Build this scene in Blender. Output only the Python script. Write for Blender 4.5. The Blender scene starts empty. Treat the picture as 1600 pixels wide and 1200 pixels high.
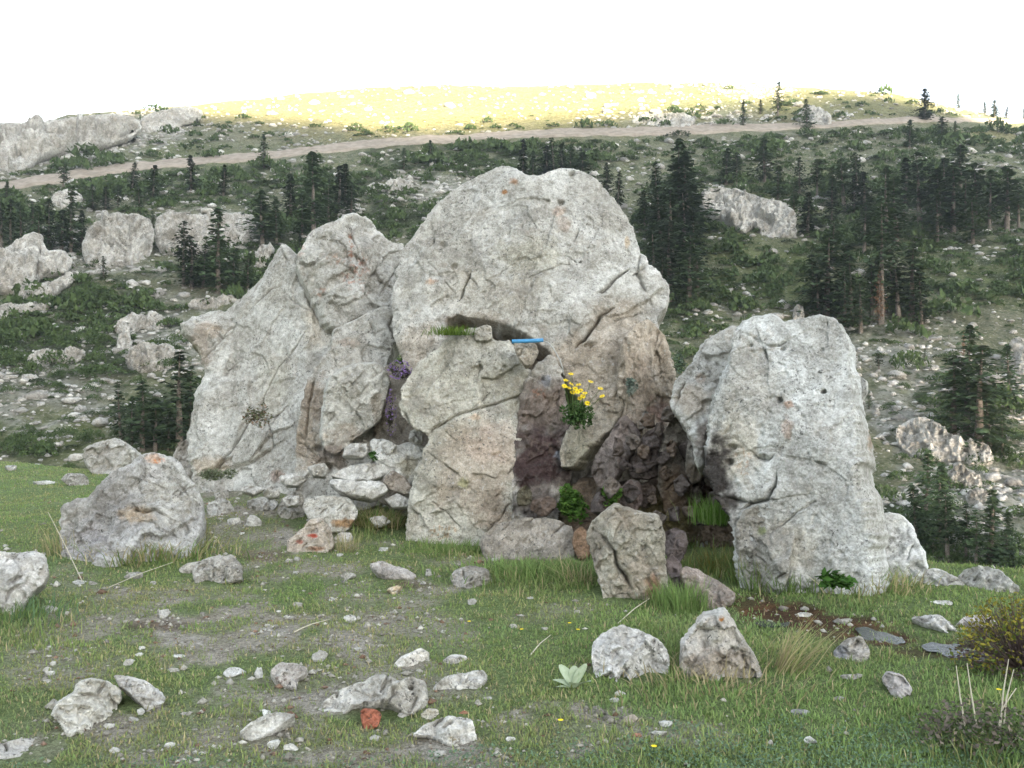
import bpy, math, random
import numpy as np
from mathutils import Vector

# ------------------------------------------------------------------ camera, sky, sun, exposure
F = 1386.0; CX, CY = 800.0, 600.0; EYE = 1.6
scn = bpy.context.scene
cam = bpy.data.objects.new("camera", bpy.data.cameras.new("camera"))
scn.collection.objects.link(cam)
cam.location = (0, 0, EYE); cam.rotation_euler = (math.radians(90), 0, 0)
cam.data.sensor_width = 36.0; cam.data.lens = 36.0 * F / 1600.0
cam.data.clip_start = 0.05; cam.data.clip_end = 6000
scn.camera = cam
SUN_EL, SUN_AZ = math.radians(7.0), math.radians(158)       # azimuth clockwise from +Y (view direction)
S = np.array([math.sin(SUN_AZ) * math.cos(SUN_EL), math.cos(SUN_AZ) * math.cos(SUN_EL), math.sin(SUN_EL)])
world = bpy.data.worlds.new("World"); scn.world = world; world.use_nodes = True
wn = world.node_tree; bg = wn.nodes["Background"]
sky = wn.nodes.new("ShaderNodeTexSky"); sky.sky_type = 'NISHITA'; sky.sun_disc = False
sky.sun_elevation = SUN_EL; sky.sun_rotation = SUN_AZ; sky.altitude = 1500
sky.air_density = 1.0; sky.dust_density = 3.0; sky.ozone_density = 1.0
hs = wn.nodes.new("ShaderNodeHueSaturation"); hs.inputs["Saturation"].default_value = 0.38
wn.links.new(sky.outputs[0], hs.inputs["Color"]); wn.links.new(hs.outputs[0], bg.inputs["Color"])
bg.inputs["Strength"].default_value = 0.115
sl = bpy.data.lights.new("sun", 'SUN'); sl.energy = 4.6; sl.angle = math.radians(0.7); sl.color = (1.0, 0.88, 0.66)
sun = bpy.data.objects.new("sun", sl); scn.collection.objects.link(sun)
sun.rotation_euler = Vector(S).to_track_quat('Z', 'Y').to_euler()
scn.view_settings.view_transform = 'Standard'; scn.view_settings.look = 'None'
scn.view_settings.exposure = 3.35; scn.view_settings.gamma = 1.0
scn.cycles.max_bounces = 6; scn.cycles.use_denoising = True

rng = np.random.default_rng(7)
# ------------------------------------------------------------------ noise
_P = np.random.default_rng(1).permutation(256); _P = np.concatenate([_P, _P, _P])
_G = np.random.default_rng(2).normal(size=(256, 3)); _G /= np.linalg.norm(_G, axis=1)[:, None]
def perlin(x, y, z=0.0):
    x, y, z = np.broadcast_arrays(np.asarray(x, float), np.asarray(y, float), np.asarray(z, float))
    xi = np.floor(x).astype(int); yi = np.floor(y).astype(int); zi = np.floor(z).astype(int)
    xf, yf, zf = x - xi, y - yi, z - zi
    u, v, w = [t * t * t * (t * (t * 6 - 15) + 10) for t in (xf, yf, zf)]
    xi &= 255; yi &= 255; zi &= 255
    def g(i, j, k):
        h = _P[_P[_P[xi + i] + yi + j] + zi + k]
        gg = _G[h]
        return gg[..., 0] * (xf - i) + gg[..., 1] * (yf - j) + gg[..., 2] * (zf - k)
    x00 = g(0,0,0) * (1-u) + g(1,0,0) * u; x10 = g(0,1,0) * (1-u) + g(1,1,0) * u
    x01 = g(0,0,1) * (1-u) + g(1,0,1) * u; x11 = g(0,1,1) * (1-u) + g(1,1,1) * u
    y0 = x00 * (1-v) + x10 * v; y1 = x01 * (1-v) + x11 * v
    return (y0 * (1-w) + y1 * w) * 1.6
def fbm(x, y, z=0.0, o=4, ridged=False):
    s = 0; a = 1.0; n = 0
    for k in range(o):
        p = perlin(x * 2**k + 17.3*k, y * 2**k - 9.1*k, z * 2**k + 5.7*k)
        s = s + a * ((1 - 2*np.abs(p)) if ridged else p); n += a; a *= 0.5
    return s / n
def sstep(a, b, x):
    t = np.clip((x - a) / (b - a), 0, 1); return t * t * (3 - 2 * t)

# ------------------------------------------------------------------ mesh helpers
def mk(name, V, quads=None, tris=None, mat=None, parent=None, loc=None, smooth=False, col=None, mats=None, midx=None):
    V = np.asarray(V, np.float32)
    if loc is not None: V = V - np.asarray(loc, np.float32)
    q = np.zeros((0, 4), int) if quads is None else np.asarray(quads, int).reshape(-1, 4)
    t = np.zeros((0, 3), int) if tris is None else np.asarray(tris, int).reshape(-1, 3)
    me = bpy.data.meshes.new(name)
    me.vertices.add(len(V)); me.vertices.foreach_set("co", V.ravel())
    li = np.concatenate([q.ravel(), t.ravel()]); me.loops.add(len(li)); me.loops.foreach_set("vertex_index", li.astype(np.int32))
    st = np.concatenate([np.arange(len(q)) * 4, len(q) * 4 + np.arange(len(t)) * 3])
    me.polygons.add(len(st)); me.polygons.foreach_set("loop_start", st.astype(np.int32))
    if midx is not None: me.polygons.foreach_set("material_index", np.asarray(midx, np.int32))
    if smooth: me.polygons.foreach_set("use_smooth", np.ones(len(st), bool))
    if col is not None:
        a = me.color_attributes.new("col", 'FLOAT_COLOR', 'POINT')
        c = np.ones((len(V), 4), np.float32); c[:, :3] = col; a.data.foreach_set("color", c.ravel())
    me.update(calc_edges=True); me.validate()
    for m in (mats or [mat]): me.materials.append(m)
    o = bpy.data.objects.new(name, me); scn.collection.objects.link(o)
    if parent is not None: o.parent = parent
    elif loc is not None: o.location = loc
    return o
def tag(o, label=None, cat=None, group=None, kind=None):
    if label: o["label"] = label
    if cat: o["category"] = cat
    if group: o["group"] = group
    if kind: o["kind"] = kind
    return o
def empty(name, loc, label, cat, group=None):
    o = bpy.data.objects.new(name, None); scn.collection.objects.link(o); o.location = loc
    return tag(o, label, cat, group)

# ------------------------------------------------------------------ node helpers
class NT:
    def __init__(s, name):
        s.m = bpy.data.materials.new(name); s.m.use_nodes = True
        s.t = s.m.node_tree; s.b = s.t.nodes["Principled BSDF"]
        s.b.inputs["Roughness"].default_value = 0.95
        s.b.inputs["Specular IOR Level"].default_value = 0.15
    def n(s, ty, **kw):
        n = s.t.nodes.new(ty)
        for k, v in kw.items(): setattr(n, k, v)
        return n
    def l(s, a, b): s.t.links.new(a, b)
    def noise(s, co, scale, detail=4, rough=0.6, dist=0.0):
        n = s.n("ShaderNodeTexNoise"); s.l(co, n.inputs["Vector"])
        n.inputs["Scale"].default_value = scale; n.inputs["Detail"].default_value = detail
        n.inputs["Roughness"].default_value = rough; n.inputs["Distortion"].default_value = dist
        return n.outputs["Fac"]
    def ramp(s, fac, a, b, va=0.0, vb=1.0):
        n = s.n("ShaderNodeMapRange", interpolation_type='SMOOTHSTEP'); s.l(fac, n.inputs["Value"])
        for k, v in zip(("From Min", "From Max", "To Min", "To Max"), (a, b, va, vb)): n.inputs[k].default_value = v
        return n.outputs["Result"]
    def mix(s, fac, a, b, blend='MIX'):
        n = s.n("ShaderNodeMix", data_type='RGBA', blend_type=blend)
        for i, v in ((0, fac), (6, a), (7, b)):
            if isinstance(v, (int, float)): n.inputs[i].default_value = v
            elif isinstance(v, tuple): n.inputs[i].default_value = (*v, 1)
            else: s.l(v, n.inputs[i])
        return n.outputs[2]
    def mul(s, a, b):
        n = s.n("ShaderNodeMath", operation='MULTIPLY')
        for i, v in enumerate((a, b)):
            if isinstance(v, (int, float)): n.inputs[i].default_value = v
            else: s.l(v, n.inputs[i])
        return n.outputs[0]
    def attr(s): return s.n("ShaderNodeVertexColor", layer_name="col").outputs["Color"]
    def objco(s):
        tc = s.n("ShaderNodeTexCoord"); oi = s.n("ShaderNodeObjectInfo")
        v = s.n("ShaderNodeVectorMath", operation='ADD'); s.l(tc.outputs["Object"], v.inputs[0])
        sc = s.n("ShaderNodeMath", operation='MULTIPLY'); s.l(oi.outputs["Random"], sc.inputs[0]); sc.inputs[1].default_value = 50
        s.l(sc.outputs[0], v.inputs[1]); return v.outputs[0]
    def bump(s, h, strength, dist, prev=None):
        b = s.n("ShaderNodeBump"); b.inputs["Strength"].default_value = strength; b.inputs["Distance"].default_value = dist
        s.l(h, b.inputs["Height"])
        if prev is not None: s.l(prev, b.inputs["Normal"])
        return b.outputs[0]
    def out(s, col, normal=None, rough=None):
        s.l(col, s.b.inputs["Base Color"])
        if normal is not None: s.l(normal, s.b.inputs["Normal"])
        if rough is not None: s.b.inputs["Roughness"].default_value = rough
        return s.m

def rock_material(name, k=1.0, pit=0.55, dk=(0.82, 0.77, 0.76, .75)):
    n = NT(name); co = n.objco(); c = n.attr(); lb = n.n('ShaderNodeRGBToBW'); n.l(c, lb.inputs[0]); lum = lb.outputs[0]
    big = n.noise(co, 1.5*k, 6, 0.66, 0.4); c = n.mix(n.ramp(big, 0.34, 0.66), n.mix(1.0, c, (0.82, 0.80, 0.765), 'MULTIPLY'), n.mix(1.0, c, (1.18, 1.19, 1.20), 'MULTIPLY'))
    mid2 = n.noise(co, 5.0*k, 7, 0.72, 0.6); c = n.mix(n.ramp(mid2, 0.36, 0.62), n.mix(1.0, c, (dk[0], dk[0]*.99, dk[0]*.97), 'MULTIPLY'), n.mix(1.0, c, (1.14, 1.14, 1.14), 'MULTIPLY'))
    med = n.noise(co, 14*k, 7, 0.74); c = n.mix(n.ramp(med, 0.36, 0.60), n.mix(1.0, c, (dk[1], dk[1]*.99, dk[1]*.97), 'MULTIPLY'), n.mix(1.0, c, (1.14, 1.14, 1.14), 'MULTIPLY'))
    fin = n.noise(co, 60*k, 6, 0.75); c = n.mix(n.ramp(fin, 0.30, 0.70), n.mix(1.0, c, (dk[2], dk[2], dk[2]*.97), 'MULTIPLY'), n.mix(1.0, c, (1.26, 1.26, 1.26), 'MULTIPLY'))
    # grey crust lichen in broad irregular patches
    gp = n.mul(n.ramp(n.noise(co, 2.6*k, 8, 0.7, 0.8), 0.55, 0.64), n.ramp(med, 0.30, 0.55)); c = n.mix(n.mul(gp, 0.55*dk[3]), c, (0.20, 0.195, 0.18))
    # dark lichen flecks in loose colonies
    col = n.ramp(n.noise(co, 3.1*k, 4, 0.65), 0.42, 0.58)
    fl = n.ramp(n.noise(co, 34*k, 5, 0.72), 0.565, 0.63)
    c = n.mix(n.mul(n.mul(fl, col), 0.9), c, (0.075, 0.073, 0.068))
    fl2 = n.ramp(n.noise(co, 15*k, 6, 0.75), 0.62, 0.66)
    c = n.mix(n.mul(fl2, 0.5), c, (0.11, 0.105, 0.095))
    vd = n.n("ShaderNodeTexVoronoi", feature='F1'); n.l(co, vd.inputs["Vector"]); vd.inputs["Scale"].default_value = 21*k; vd.inputs["Detail"].default_value = 1.0
    sp = n.n("ShaderNodeSeparateColor"); n.l(vd.outputs["Color"], sp.inputs[0])
    dots = n.mul(n.ramp(vd.outputs["Distance"], 0.30, 0.12), n.ramp(sp.outputs[0], 0.50, 0.56)); dots = n.mul(dots, n.ramp(n.noise(co, 2.3*k, 4, 0.65), 0.38, 0.56))
    c = n.mix(n.mul(dots, 0.85), c, (0.06, 0.058, 0.052))  # dark dots stand for small pits, their shade put into the colour
    # white crust
    c = n.mix(n.mul(n.ramp(n.noise(co, 24*k, 4, 0.65), 0.60, 0.66), n.mul(0.4, n.ramp(lum, 0.15, 0.35))), c, (0.62, 0.62, 0.60))
    # warm stain
    c = n.mix(n.mul(n.ramp(n.noise(co, 4.3*k, 4, 0.6), 0.58, 0.74), 0.25), c, (0.34, 0.28, 0.21))
    b = n.bump(med, 0.9*pit, 0.06/k); b = n.bump(fin, 1.0*pit, 0.022/k, b); b = n.bump(dots, 0.5, -0.02/k, b)
    v = n.n("ShaderNodeTexVoronoi", feature='F1'); n.l(co, v.inputs["Vector"]); v.inputs["Scale"].default_value = 26*k
    b = n.bump(n.ramp(v.outputs["Distance"], 0.05, 0.35), 0.35*pit, 0.012/k, b)
    return n.out(c, b)
M_ROCK = rock_material("limestone")
M_SMOOTH = rock_material("smooth_limestone", 1.0, 0.35, (0.80, 0.76, 0.72, 0.5))
M_FAR = rock_material("far_limestone", 0.09, 0.4)
def leaf_material(name, a, b, trans=0.25, scale=3.0):
    n = NT(name); oi = n.n("ShaderNodeObjectInfo"); g = n.n("ShaderNodeNewGeometry")
    f = n.noise(g.outputs["Position"], scale, 3)
    c = n.mix(n.ramp(f, 0.3, 0.7), a, b)
    h = n.n("ShaderNodeHueSaturation"); n.l(c, h.inputs["Color"]); n.l(n.ramp(oi.outputs["Random"], 0, 1, 0.62, 1.45), h.inputs["Value"])
    n.l(h.outputs[0], n.b.inputs["Base Color"]); n.b.inputs["Roughness"].default_value = 0.8
    t = n.n("ShaderNodeBsdfTranslucent"); n.l(h.outputs[0], t.inputs["Color"])
    mx = n.n("ShaderNodeMixShader"); mx.inputs[0].default_value = trans
    n.l(n.b.outputs[0], mx.inputs[1]); n.l(t.outputs[0], mx.inputs[2])
    n.l(mx.outputs[0], n.t.nodes["Material Output"].inputs["Surface"]); return n.m
def attr_material(name, trans=0.3, rough=0.75):
    n = NT(name); c = n.attr(); n.l(c, n.b.inputs["Base Color"]); n.b.inputs["Roughness"].default_value = rough
    t = n.n("ShaderNodeBsdfTranslucent"); n.l(c, t.inputs["Color"]); mx = n.n("ShaderNodeMixShader"); mx.inputs[0].default_value = trans
    n.l(n.b.outputs[0], mx.inputs[1]); n.l(t.outputs[0], mx.inputs[2])
    n.l(mx.outputs[0], n.t.nodes["Material Output"].inputs["Surface"]); return n.m
M_GRASS = attr_material("grass_blade")
def plain(name, c, rough=0.6, spec=0.3):
    n = NT(name); co = n.objco(); f = n.noise(co, 40, 4)
    n.b.inputs["Specular IOR Level"].default_value = spec
    return n.out(n.mix(n.ramp(f, 0.3, 0.7), tuple(x*0.85 for x in c), tuple(min(1, x*1.12) for x in c)), None, rough)

# ------------------------------------------------------------------ pixel <-> world
def ray(px, py):
    return np.array([(px - CX) / F, 1.0, -(py - CY) / F])
def pix(P):
    P = np.asarray(P); return CX + F * P[..., 0] / P[..., 1], CY - F * (P[..., 2] - EYE) / P[..., 1]

# ------------------------------------------------------------------ near ground
_ex = [-3000, -600, 0, 140, 300, 500, 900, 1100, 1400, 1600, 2200, 5000]
_ey = [22, 20, 18.3, 16.8, 13.4, 12.2, 11.0, 9.8, 8.0, 7.45, 7.2, 7.2]
def ground(x, y):
    x = np.asarray(x, float); y = np.asarray(y, float)
    z = 0.05 * perlin(x*0.5, y*0.5, 3.1) + 0.022 * perlin(x*1.9, y*1.9, 8.2) + 0.010 * perlin(x*5.5, y*5.5, 1.2)
    z = z + 0.28 * np.exp(-(((x + 3.0)/2.2)**2 + ((y - 11.2)/1.8)**2)) * 1.0
    z = z - 0.05 * np.exp(-(((x - 3.1)/1.0)**2 + ((y - 5.55)/0.35)**2))
    pxx = CX + F * x / np.maximum(y, 0.3)
    e = np.interp(pxx, _ex, _ey)
    d = np.maximum(y - e, 0)
    return z - np.minimum(d * d * 0.35, d * 0.9 + 0.0) - 0.0
def ground_hit(px, py):
    D = np.geomspace(1.6, 26, 1500); r = ray(px, py)
    g = EYE + r[2] * D - ground(r[0] * D, D)
    i = np.argmax(g < 0) if (g < 0).any() else len(D) - 1
    return D[i]
def gpt(px, py):
    D = ground_hit(px, py); r = ray(px, py); return np.array([r[0]*D, D, float(ground(r[0]*D, D))])
def blob(px, py, es, wob=0.35):
    """soft mask of ellipses (cx,cy,rx,ry,strength)"""
    m = np.zeros(np.shape(px)); n = fbm(px/38.0, py/20.0, 4.4, 3) * wob * 2
    for cx, cy, rx, ry, s in es:
        m = np.maximum(m, s * sstep(1.25, 0.6, np.sqrt(((px-cx)/rx)**2 + ((py-cy)/ry)**2) + n))
    return m
GRAVEL = [(350, 990, 150, 50, .8), (560, 990, 60, 90, .6), (470, 1080, 150, 40, .7), (300, 1150, 260, 50, .55), (540, 1170, 200, 40, .9),
          (900, 1140, 120, 40, .75), (420, 845, 120, 25, .6), (380, 800, 70, 40, .6), (480, 890, 120, 20, .45), (640, 1060, 60, 30, .6), (700, 1190, 220, 25, .6),
          (300, 930, 120, 15, .5), (1090, 1150, 80, 25, .3), (90, 1040, 100, 40, .3), (660, 920, 60, 14, .5), (970, 1040, 70, 16, .4), (200, 960, 160, 40, .35)]
MUD = [(1215, 956, 76, 19, 1), (1320, 985, 70, 16, .9), (1170, 940, 60, 16, .8), (1290, 972, 90, 13, 1), (1375, 1000, 60, 12, 1), (1450, 1018, 60, 10, .7), (400, 868, 50, 8, .5), (250, 978, 60, 8, .6), (640, 915, 40, 6, .5), (1500, 1008, 60, 10, .6)]
LONG = [(1180, 880, 90, 50, 1), (850, 905, 110, 28, .9), (560, 820, 70, 30, .8), (1290, 905, 60, 20, .7), (700, 860, 70, 18, .7), (220, 860, 90, 36, .9),
        (1060, 940, 70, 26, .9), (1100, 860, 50, 60, 1), (30, 980, 90, 40, .5), (1560, 1150, 90, 60, .8), (1450, 905, 60, 14, .5), (1330, 945, 60, 14, .5), (1040, 1030, 60, 60, .5)]
WATER = [(1375, 1002, 48, 13, 1), (1490, 1024, 62, 15, 1)]
def masks(x, y):
    px, py = pix(np.stack([x, y, ground(x, y)], -1))
    gr = blob(px, py, GRAVEL); mud = blob(px, py, MUD); lo = blob(px, py, LONG, .2); wa = blob(px, py, WATER, .2)
    pn = fbm(x*0.9, y*0.9, 12.0, 4)
    left = sstep(1150, 600, px) * sstep(760, 840, py)
    gr = np.clip(.85*np.maximum(gr*(0.30 + 1.3*sstep(-.25, .35, fbm(x*2.4, y*2.4, 14., 3))), left * sstep(0.05, 0.45, pn) * 0.6), 0, 1)
    return px, py, gr, mud, lo, wa

def build_ground():
    pxs = np.concatenate([np.arange(-2200, -60, 30), np.arange(-60, 1660, 4), np.arange(1660, 3900, 30)])
    D = np.geomspace(1.5, 46, 330)
    PX, DD = np.meshgrid(pxs, D)
    X = (PX - CX) / F * DD; Y = DD; Z = ground(X, Y)
    px, py, gr, mud, lo, wa = masks(X, Y)
    soil = np.array([0.23, 0.205, 0.15]); grav = np.array([0.36, 0.34, 0.295]); turf = np.array([0.135, 0.182, 0.072]); mudc = np.array([0.075, 0.045, 0.025])
    n1 = fbm(X*3, Y*3, 7.7, 3)[..., None]
    c = turf + (soil - turf) * np.clip(gr*1.5 + 0.25*n1[..., 0], 0, 1)[..., None]
    c = c + (grav - c) * np.clip(gr[..., None] * (0.75 + n1), 0, 1)
    c = c + (mudc - c) * mud[..., None]
    orange = (mud * sstep(0.05, 0.3, fbm(X*5, Y*5, 1.1, 3)))[..., None]; c = c + (np.array([0.17, 0.09, 0.042]) - c) * orange * 0.75
    V = np.stack([X, Y, Z], -1).reshape(-1, 3); h, w = X.shape
    i = np.arange(h*w).reshape(h, w); q = np.stack([i[:-1, :-1], i[:-1, 1:], i[1:, 1:], i[1:, :-1]], -1).reshape(-1, 4)
    n = NT("meadow_soil"); co = n.n("ShaderNodeNewGeometry").outputs["Position"]; a = n.attr()
    f1 = n.noise(co, 30, 6, 0.7); f2 = n.noise(co, 120, 4, 0.7)
    a = n.mix(n.ramp(f1, 0.3, 0.7), n.mix(1.0, a, (0.6, 0.58, 0.55), 'MULTIPLY'), n.mix(1.0, a, (1.3, 1.3, 1.3), 'MULTIPLY'))
    a = n.mix(n.ramp(f2, 0.3, 0.7), n.mix(1.0, a, (0.7, 0.7, 0.7), 'MULTIPLY'), n.mix(1.0, a, (1.25, 1.25, 1.25), 'MULTIPLY'))
    m = n.out(a, n.bump(f2, 0.6, 0.01, n.bump(f1, 0.6, 0.03)))
    tag(mk("meadow_ground", V, q, mat=m, smooth=True, col=c.reshape(-1, 3)), kind='structure')
build_ground()

# ------------------------------------------------------------------ opposite hillside
_kD = [34, 45, 60, 70, 85, 100, 120, 150, 180, 220, 260, 300, 340, 380]
_kP = [1080, 1000, 930, 880, 780, 690, 590, 480, 390, 310, 243, 192, 155, 130]
_rx = [-1500, -400, 0, 60, 110, 220, 300, 400, 520, 650, 800, 1000, 1150, 1200, 1300, 1380, 1430, 1500, 1560, 1600, 2000, 3500]
_ry = [300, 235, 193, 191, 178, 169, 163, 152, 139, 131, 133, 128, 126, 131, 138, 142, 150, 168, 180, 186, 225, 330]
def hill_z(px, D):
    px = np.asarray(px, float); D = np.asarray(D, float)
    Dc = np.minimum(D, 380)
    py = sum(np.interp(Dc + k, _kD, _kP) for k in (-9, -4.5, 0, 4.5, 9)) / 5
    py = py - (np.minimum(D, 380) > 371) * 0
    w = sstep(180, 380, Dc)
    py = py + (np.interp(px, _rx, _ry) - 130) * w
    z = EYE - (py - CY) / F * Dc
    z = z - np.maximum(D - 380, 0) * 0.35
    x = (px - CX) / F * D
    amp = sstep(50, 90, D)
    z = z + amp * (1.5 * fbm(x/22, D/22, 2.2, 3) + 0.9 * fbm(x/6, D/6, 9.0, 3) + 0.35 * fbm(x/2.2, D/2.2, 5.0, 2)) * (1 - 0.45 * sstep(230, 330, D))
    return z
_Dg = np.linspace(40, 400, 2200)
def hill_hit(px, py):
    z = hill_z(np.full_like(_Dg, px), _Dg); p = CY - F * (z - EYE) / _Dg
    ok = p <= py
    return _Dg[np.argmax(ok)] if ok.any() else 378.0
def hpt(px, py):
    D = hill_hit(px, py); return np.array([(px - CX)/F*D, D, float(hill_z(px, D))])

SCRUB = [(120, 520, 190, 90, .9), (420, 400, 160, 60, .9), (300, 290, 260, 40, .75), (760, 245, 200, 40, .8), (1150, 420, 120, 80, .6), (1060, 400, 70, 130, .9), (1350, 230, 260, 40, .5),
         (1420, 330, 200, 80, .7), (1540, 420, 100, 70, .7), (1350, 480, 110, 60, .6), (1180, 260, 140, 40, .5), (560, 330, 100, 60, .8), (660, 350, 60, 30, .7), (250, 660, 80, 60, .8), (60, 700, 90, 20, .8), (1500, 650, 90, 70, .5), (1480, 830, 120, 80, .5), (30, 340, 70, 40, .7)]
SCREE = [(60, 620, 130, 80, .8), (1480, 640, 160, 90, .8), (1520, 800, 130, 90, .9), (680, 290, 90, 30, .8), (1400, 540, 100, 60, .6), (240, 520, 110, 60, .9), (80, 225, 160, 40, .9), (240, 200, 70, 30, .9), (1150, 480, 90, 40, .4), (1050, 185, 140, 18, .5), (1290, 190, 40, 20, .6), (1170, 140, 70, 12, .7), (150, 400, 130, 50, .6), (330, 350, 70, 30, .7)]
GRASSY = [(700, 165, 420, 45, 1), (1180, 430, 110, 70, .8), (1330, 165, 140, 25, .9), (60, 680, 120, 40, .6), (1560, 450, 90, 40, .6), (1250, 300, 80, 40, .5), (300, 240, 160, 25, .5), (1380, 420, 160, 60, .4), (1540, 215, 70, 14, .8)]
def build_hill():
    pxs = np.concatenate([np.arange(-1400, -120, 24), np.arange(-120, 1720, 4), np.arange(1720, 3000, 24)])
    D = np.concatenate([np.arange(34, 60, 2), np.arange(60, 384, 0.9), np.arange(384, 520, 8)])
    PX, DD = np.meshgrid(pxs, D); X = (PX - CX)/F*DD; Z = hill_z(PX, DD)
    px, py = pix(np.stack([X, DD, Z], -1))
    g = blob(px, py, GRASSY, .3); sr = blob(px, py, SCREE, .4); sc = blob(px, py, SCRUB, .4)
    n1 = fbm(X/14, DD/14, 3.3, 4); n2 = fbm(X/4.0, DD/4.0, 6.1, 4)
    soil = np.array([0.165, 0.163, 0.115]); grass = np.array([0.118, 0.140, 0.052]); rockc = np.array([0.36, 0.352, 0.325]); scrub = np.array([0.035, 0.05, 0.02])
    c = soil + (grass - soil) * np.clip(0.35 + 0.8*n1 + g*0.6, 0, 1)[..., None]
    c = c + (rockc - c) * np.clip(sr*0.75 + 1.3*n2*(0.35 + sr) - 0.1 - 0.5*g, 0, 1)[..., None]
    c = c + (scrub - c) * np.clip(sstep(-0.05, 0.25, n2*0.8 + n1*0.4 + sc*0.5 - 0.24 - g*0.3), 0, 0.9)[..., None]
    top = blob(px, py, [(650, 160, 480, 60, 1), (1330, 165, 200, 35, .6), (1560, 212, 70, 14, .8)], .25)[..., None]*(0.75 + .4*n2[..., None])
    c = c + (np.array([0.28, 0.235, 0.115]) - c)*np.clip(top, 0, 1)*.85  # warm gold of the sunlit ridge put into the ground colour
    V = np.stack([X, DD, Z], -1).reshape(-1, 3); h, w = X.shape
    i = np.arange(h*w).reshape(h, w); q = np.stack([i[:-1, :-1], i[:-1, 1:], i[1:, 1:], i[1:, :-1]], -1).reshape(-1, 4)
    n = NT("hillside_ground"); co = n.n("ShaderNodeNewGeometry").outputs["Position"]; a = n.attr()
    f1 = n.noise(co, 0.55, 6, 0.7); f2 = n.noise(co, 2.2, 5, 0.75); f3 = n.noise(co, 0.9, 6, 0.7)
    a = n.mix(n.ramp(f1, 0.3, 0.7), n.mix(1.0, a, (0.65, 0.66, 0.6), 'MULTIPLY'), n.mix(1.0, a, (1.25, 1.24, 1.22), 'MULTIPLY'))
    a = n.mix(n.mul(n.ramp(f2, 0.55, 0.66), 0.65), a, (0.42, 0.40, 0.36))
    a = n.mix(n.mul(n.ramp(f3, 0.52, 0.63), 0.8), a, (0.046, 0.066, 0.024))
    m = n.out(a, n.bump(f2, 0.8, 0.4, n.bump(f1, 0.5, 1.2)))
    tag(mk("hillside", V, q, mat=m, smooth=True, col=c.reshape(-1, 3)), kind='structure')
build_hill()

# mountain behind the viewer: the evening sun stands low behind it, so its shade lies over the valley
def build_mountain():
    B = [(-500, 120), (0, 150), (140, 160), (190, 178), (230, 193), (300, 207), (370, 224), (430, 222), (490, 214), (560, 203), (700, 190), (830, 178), (950, 172), (1060, 163),
         (1150, 156), (1210, 150), (1260, 147), (1330, 148), (1420, 160), (1480, 178), (1530, 200), (1600, 212), (1800, 216), (2400, 200)]
    YB = -1500.0; xs, zs = [], []
    for px, py in B:
        rp = np.interp(px, _rx, _ry); py = py + (9 if 250 < px < 1240 else 0)
        if py > rp + 2: P = hpt(px, py)
        else:
            P = np.array([(px - CX)/F*378, 378, float(hill_z(px, 378)) + (rp - py)/F*378 * 1.2])
        P = P + 0; t = (YB - P[1]) / S[1]; Q = P + S * t; xs.append(Q[0]); zs.append(Q[2])
    o = np.argsort(xs); xs = np.array(xs)[o]; zs = np.array(zs)[o]
    gx = np.concatenate([np.linspace(-2600, xs[0]-20, 20), np.linspace(xs[0], xs[-1], 160), np.linspace(xs[-1]+20, 3600, 20)])
    gz = np.interp(gx, xs, zs)
    rows = [(1.5, 0.0, 0), (-20, 0.0, 0), (-120, 0.02, 1), (-400, 0.1, 1), (-800, 0.38, 1), (-1200, 0.74, 1), (-1420, 0.94, 1), (-1500, 1.0, 0), (-1620, 0.9, 1), (-2100, 0.3, 1)]
    V = []
    for y, k, nz in rows:
        V.append(np.stack([gx, np.full_like(gx, y), gz*k - 0.08 + nz*12*k*fbm(gx/160, y/160+gx*0, 3.3, 3)], -1))
    V = np.array(V); h, w = V.shape[:2]; i = np.arange(h*w).reshape(h, w)
    q = np.stack([i[:-1, :-1], i[1:, :-1], i[1:, 1:], i[:-1, 1:]], -1).reshape(-1, 4)
    n = NT("mountain_ground"); co = n.n("ShaderNodeNewGeometry").outputs["Position"]
    m = n.out(n.mix(n.ramp(n.noise(co, 0.03, 6), .35, .65), (0.10, 0.11, 0.05), (0.33, 0.31, 0.26)))
    tag(mk("mountain", V.reshape(-1, 3), q, mat=m, smooth=True), kind='structure')
build_mountain()

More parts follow.
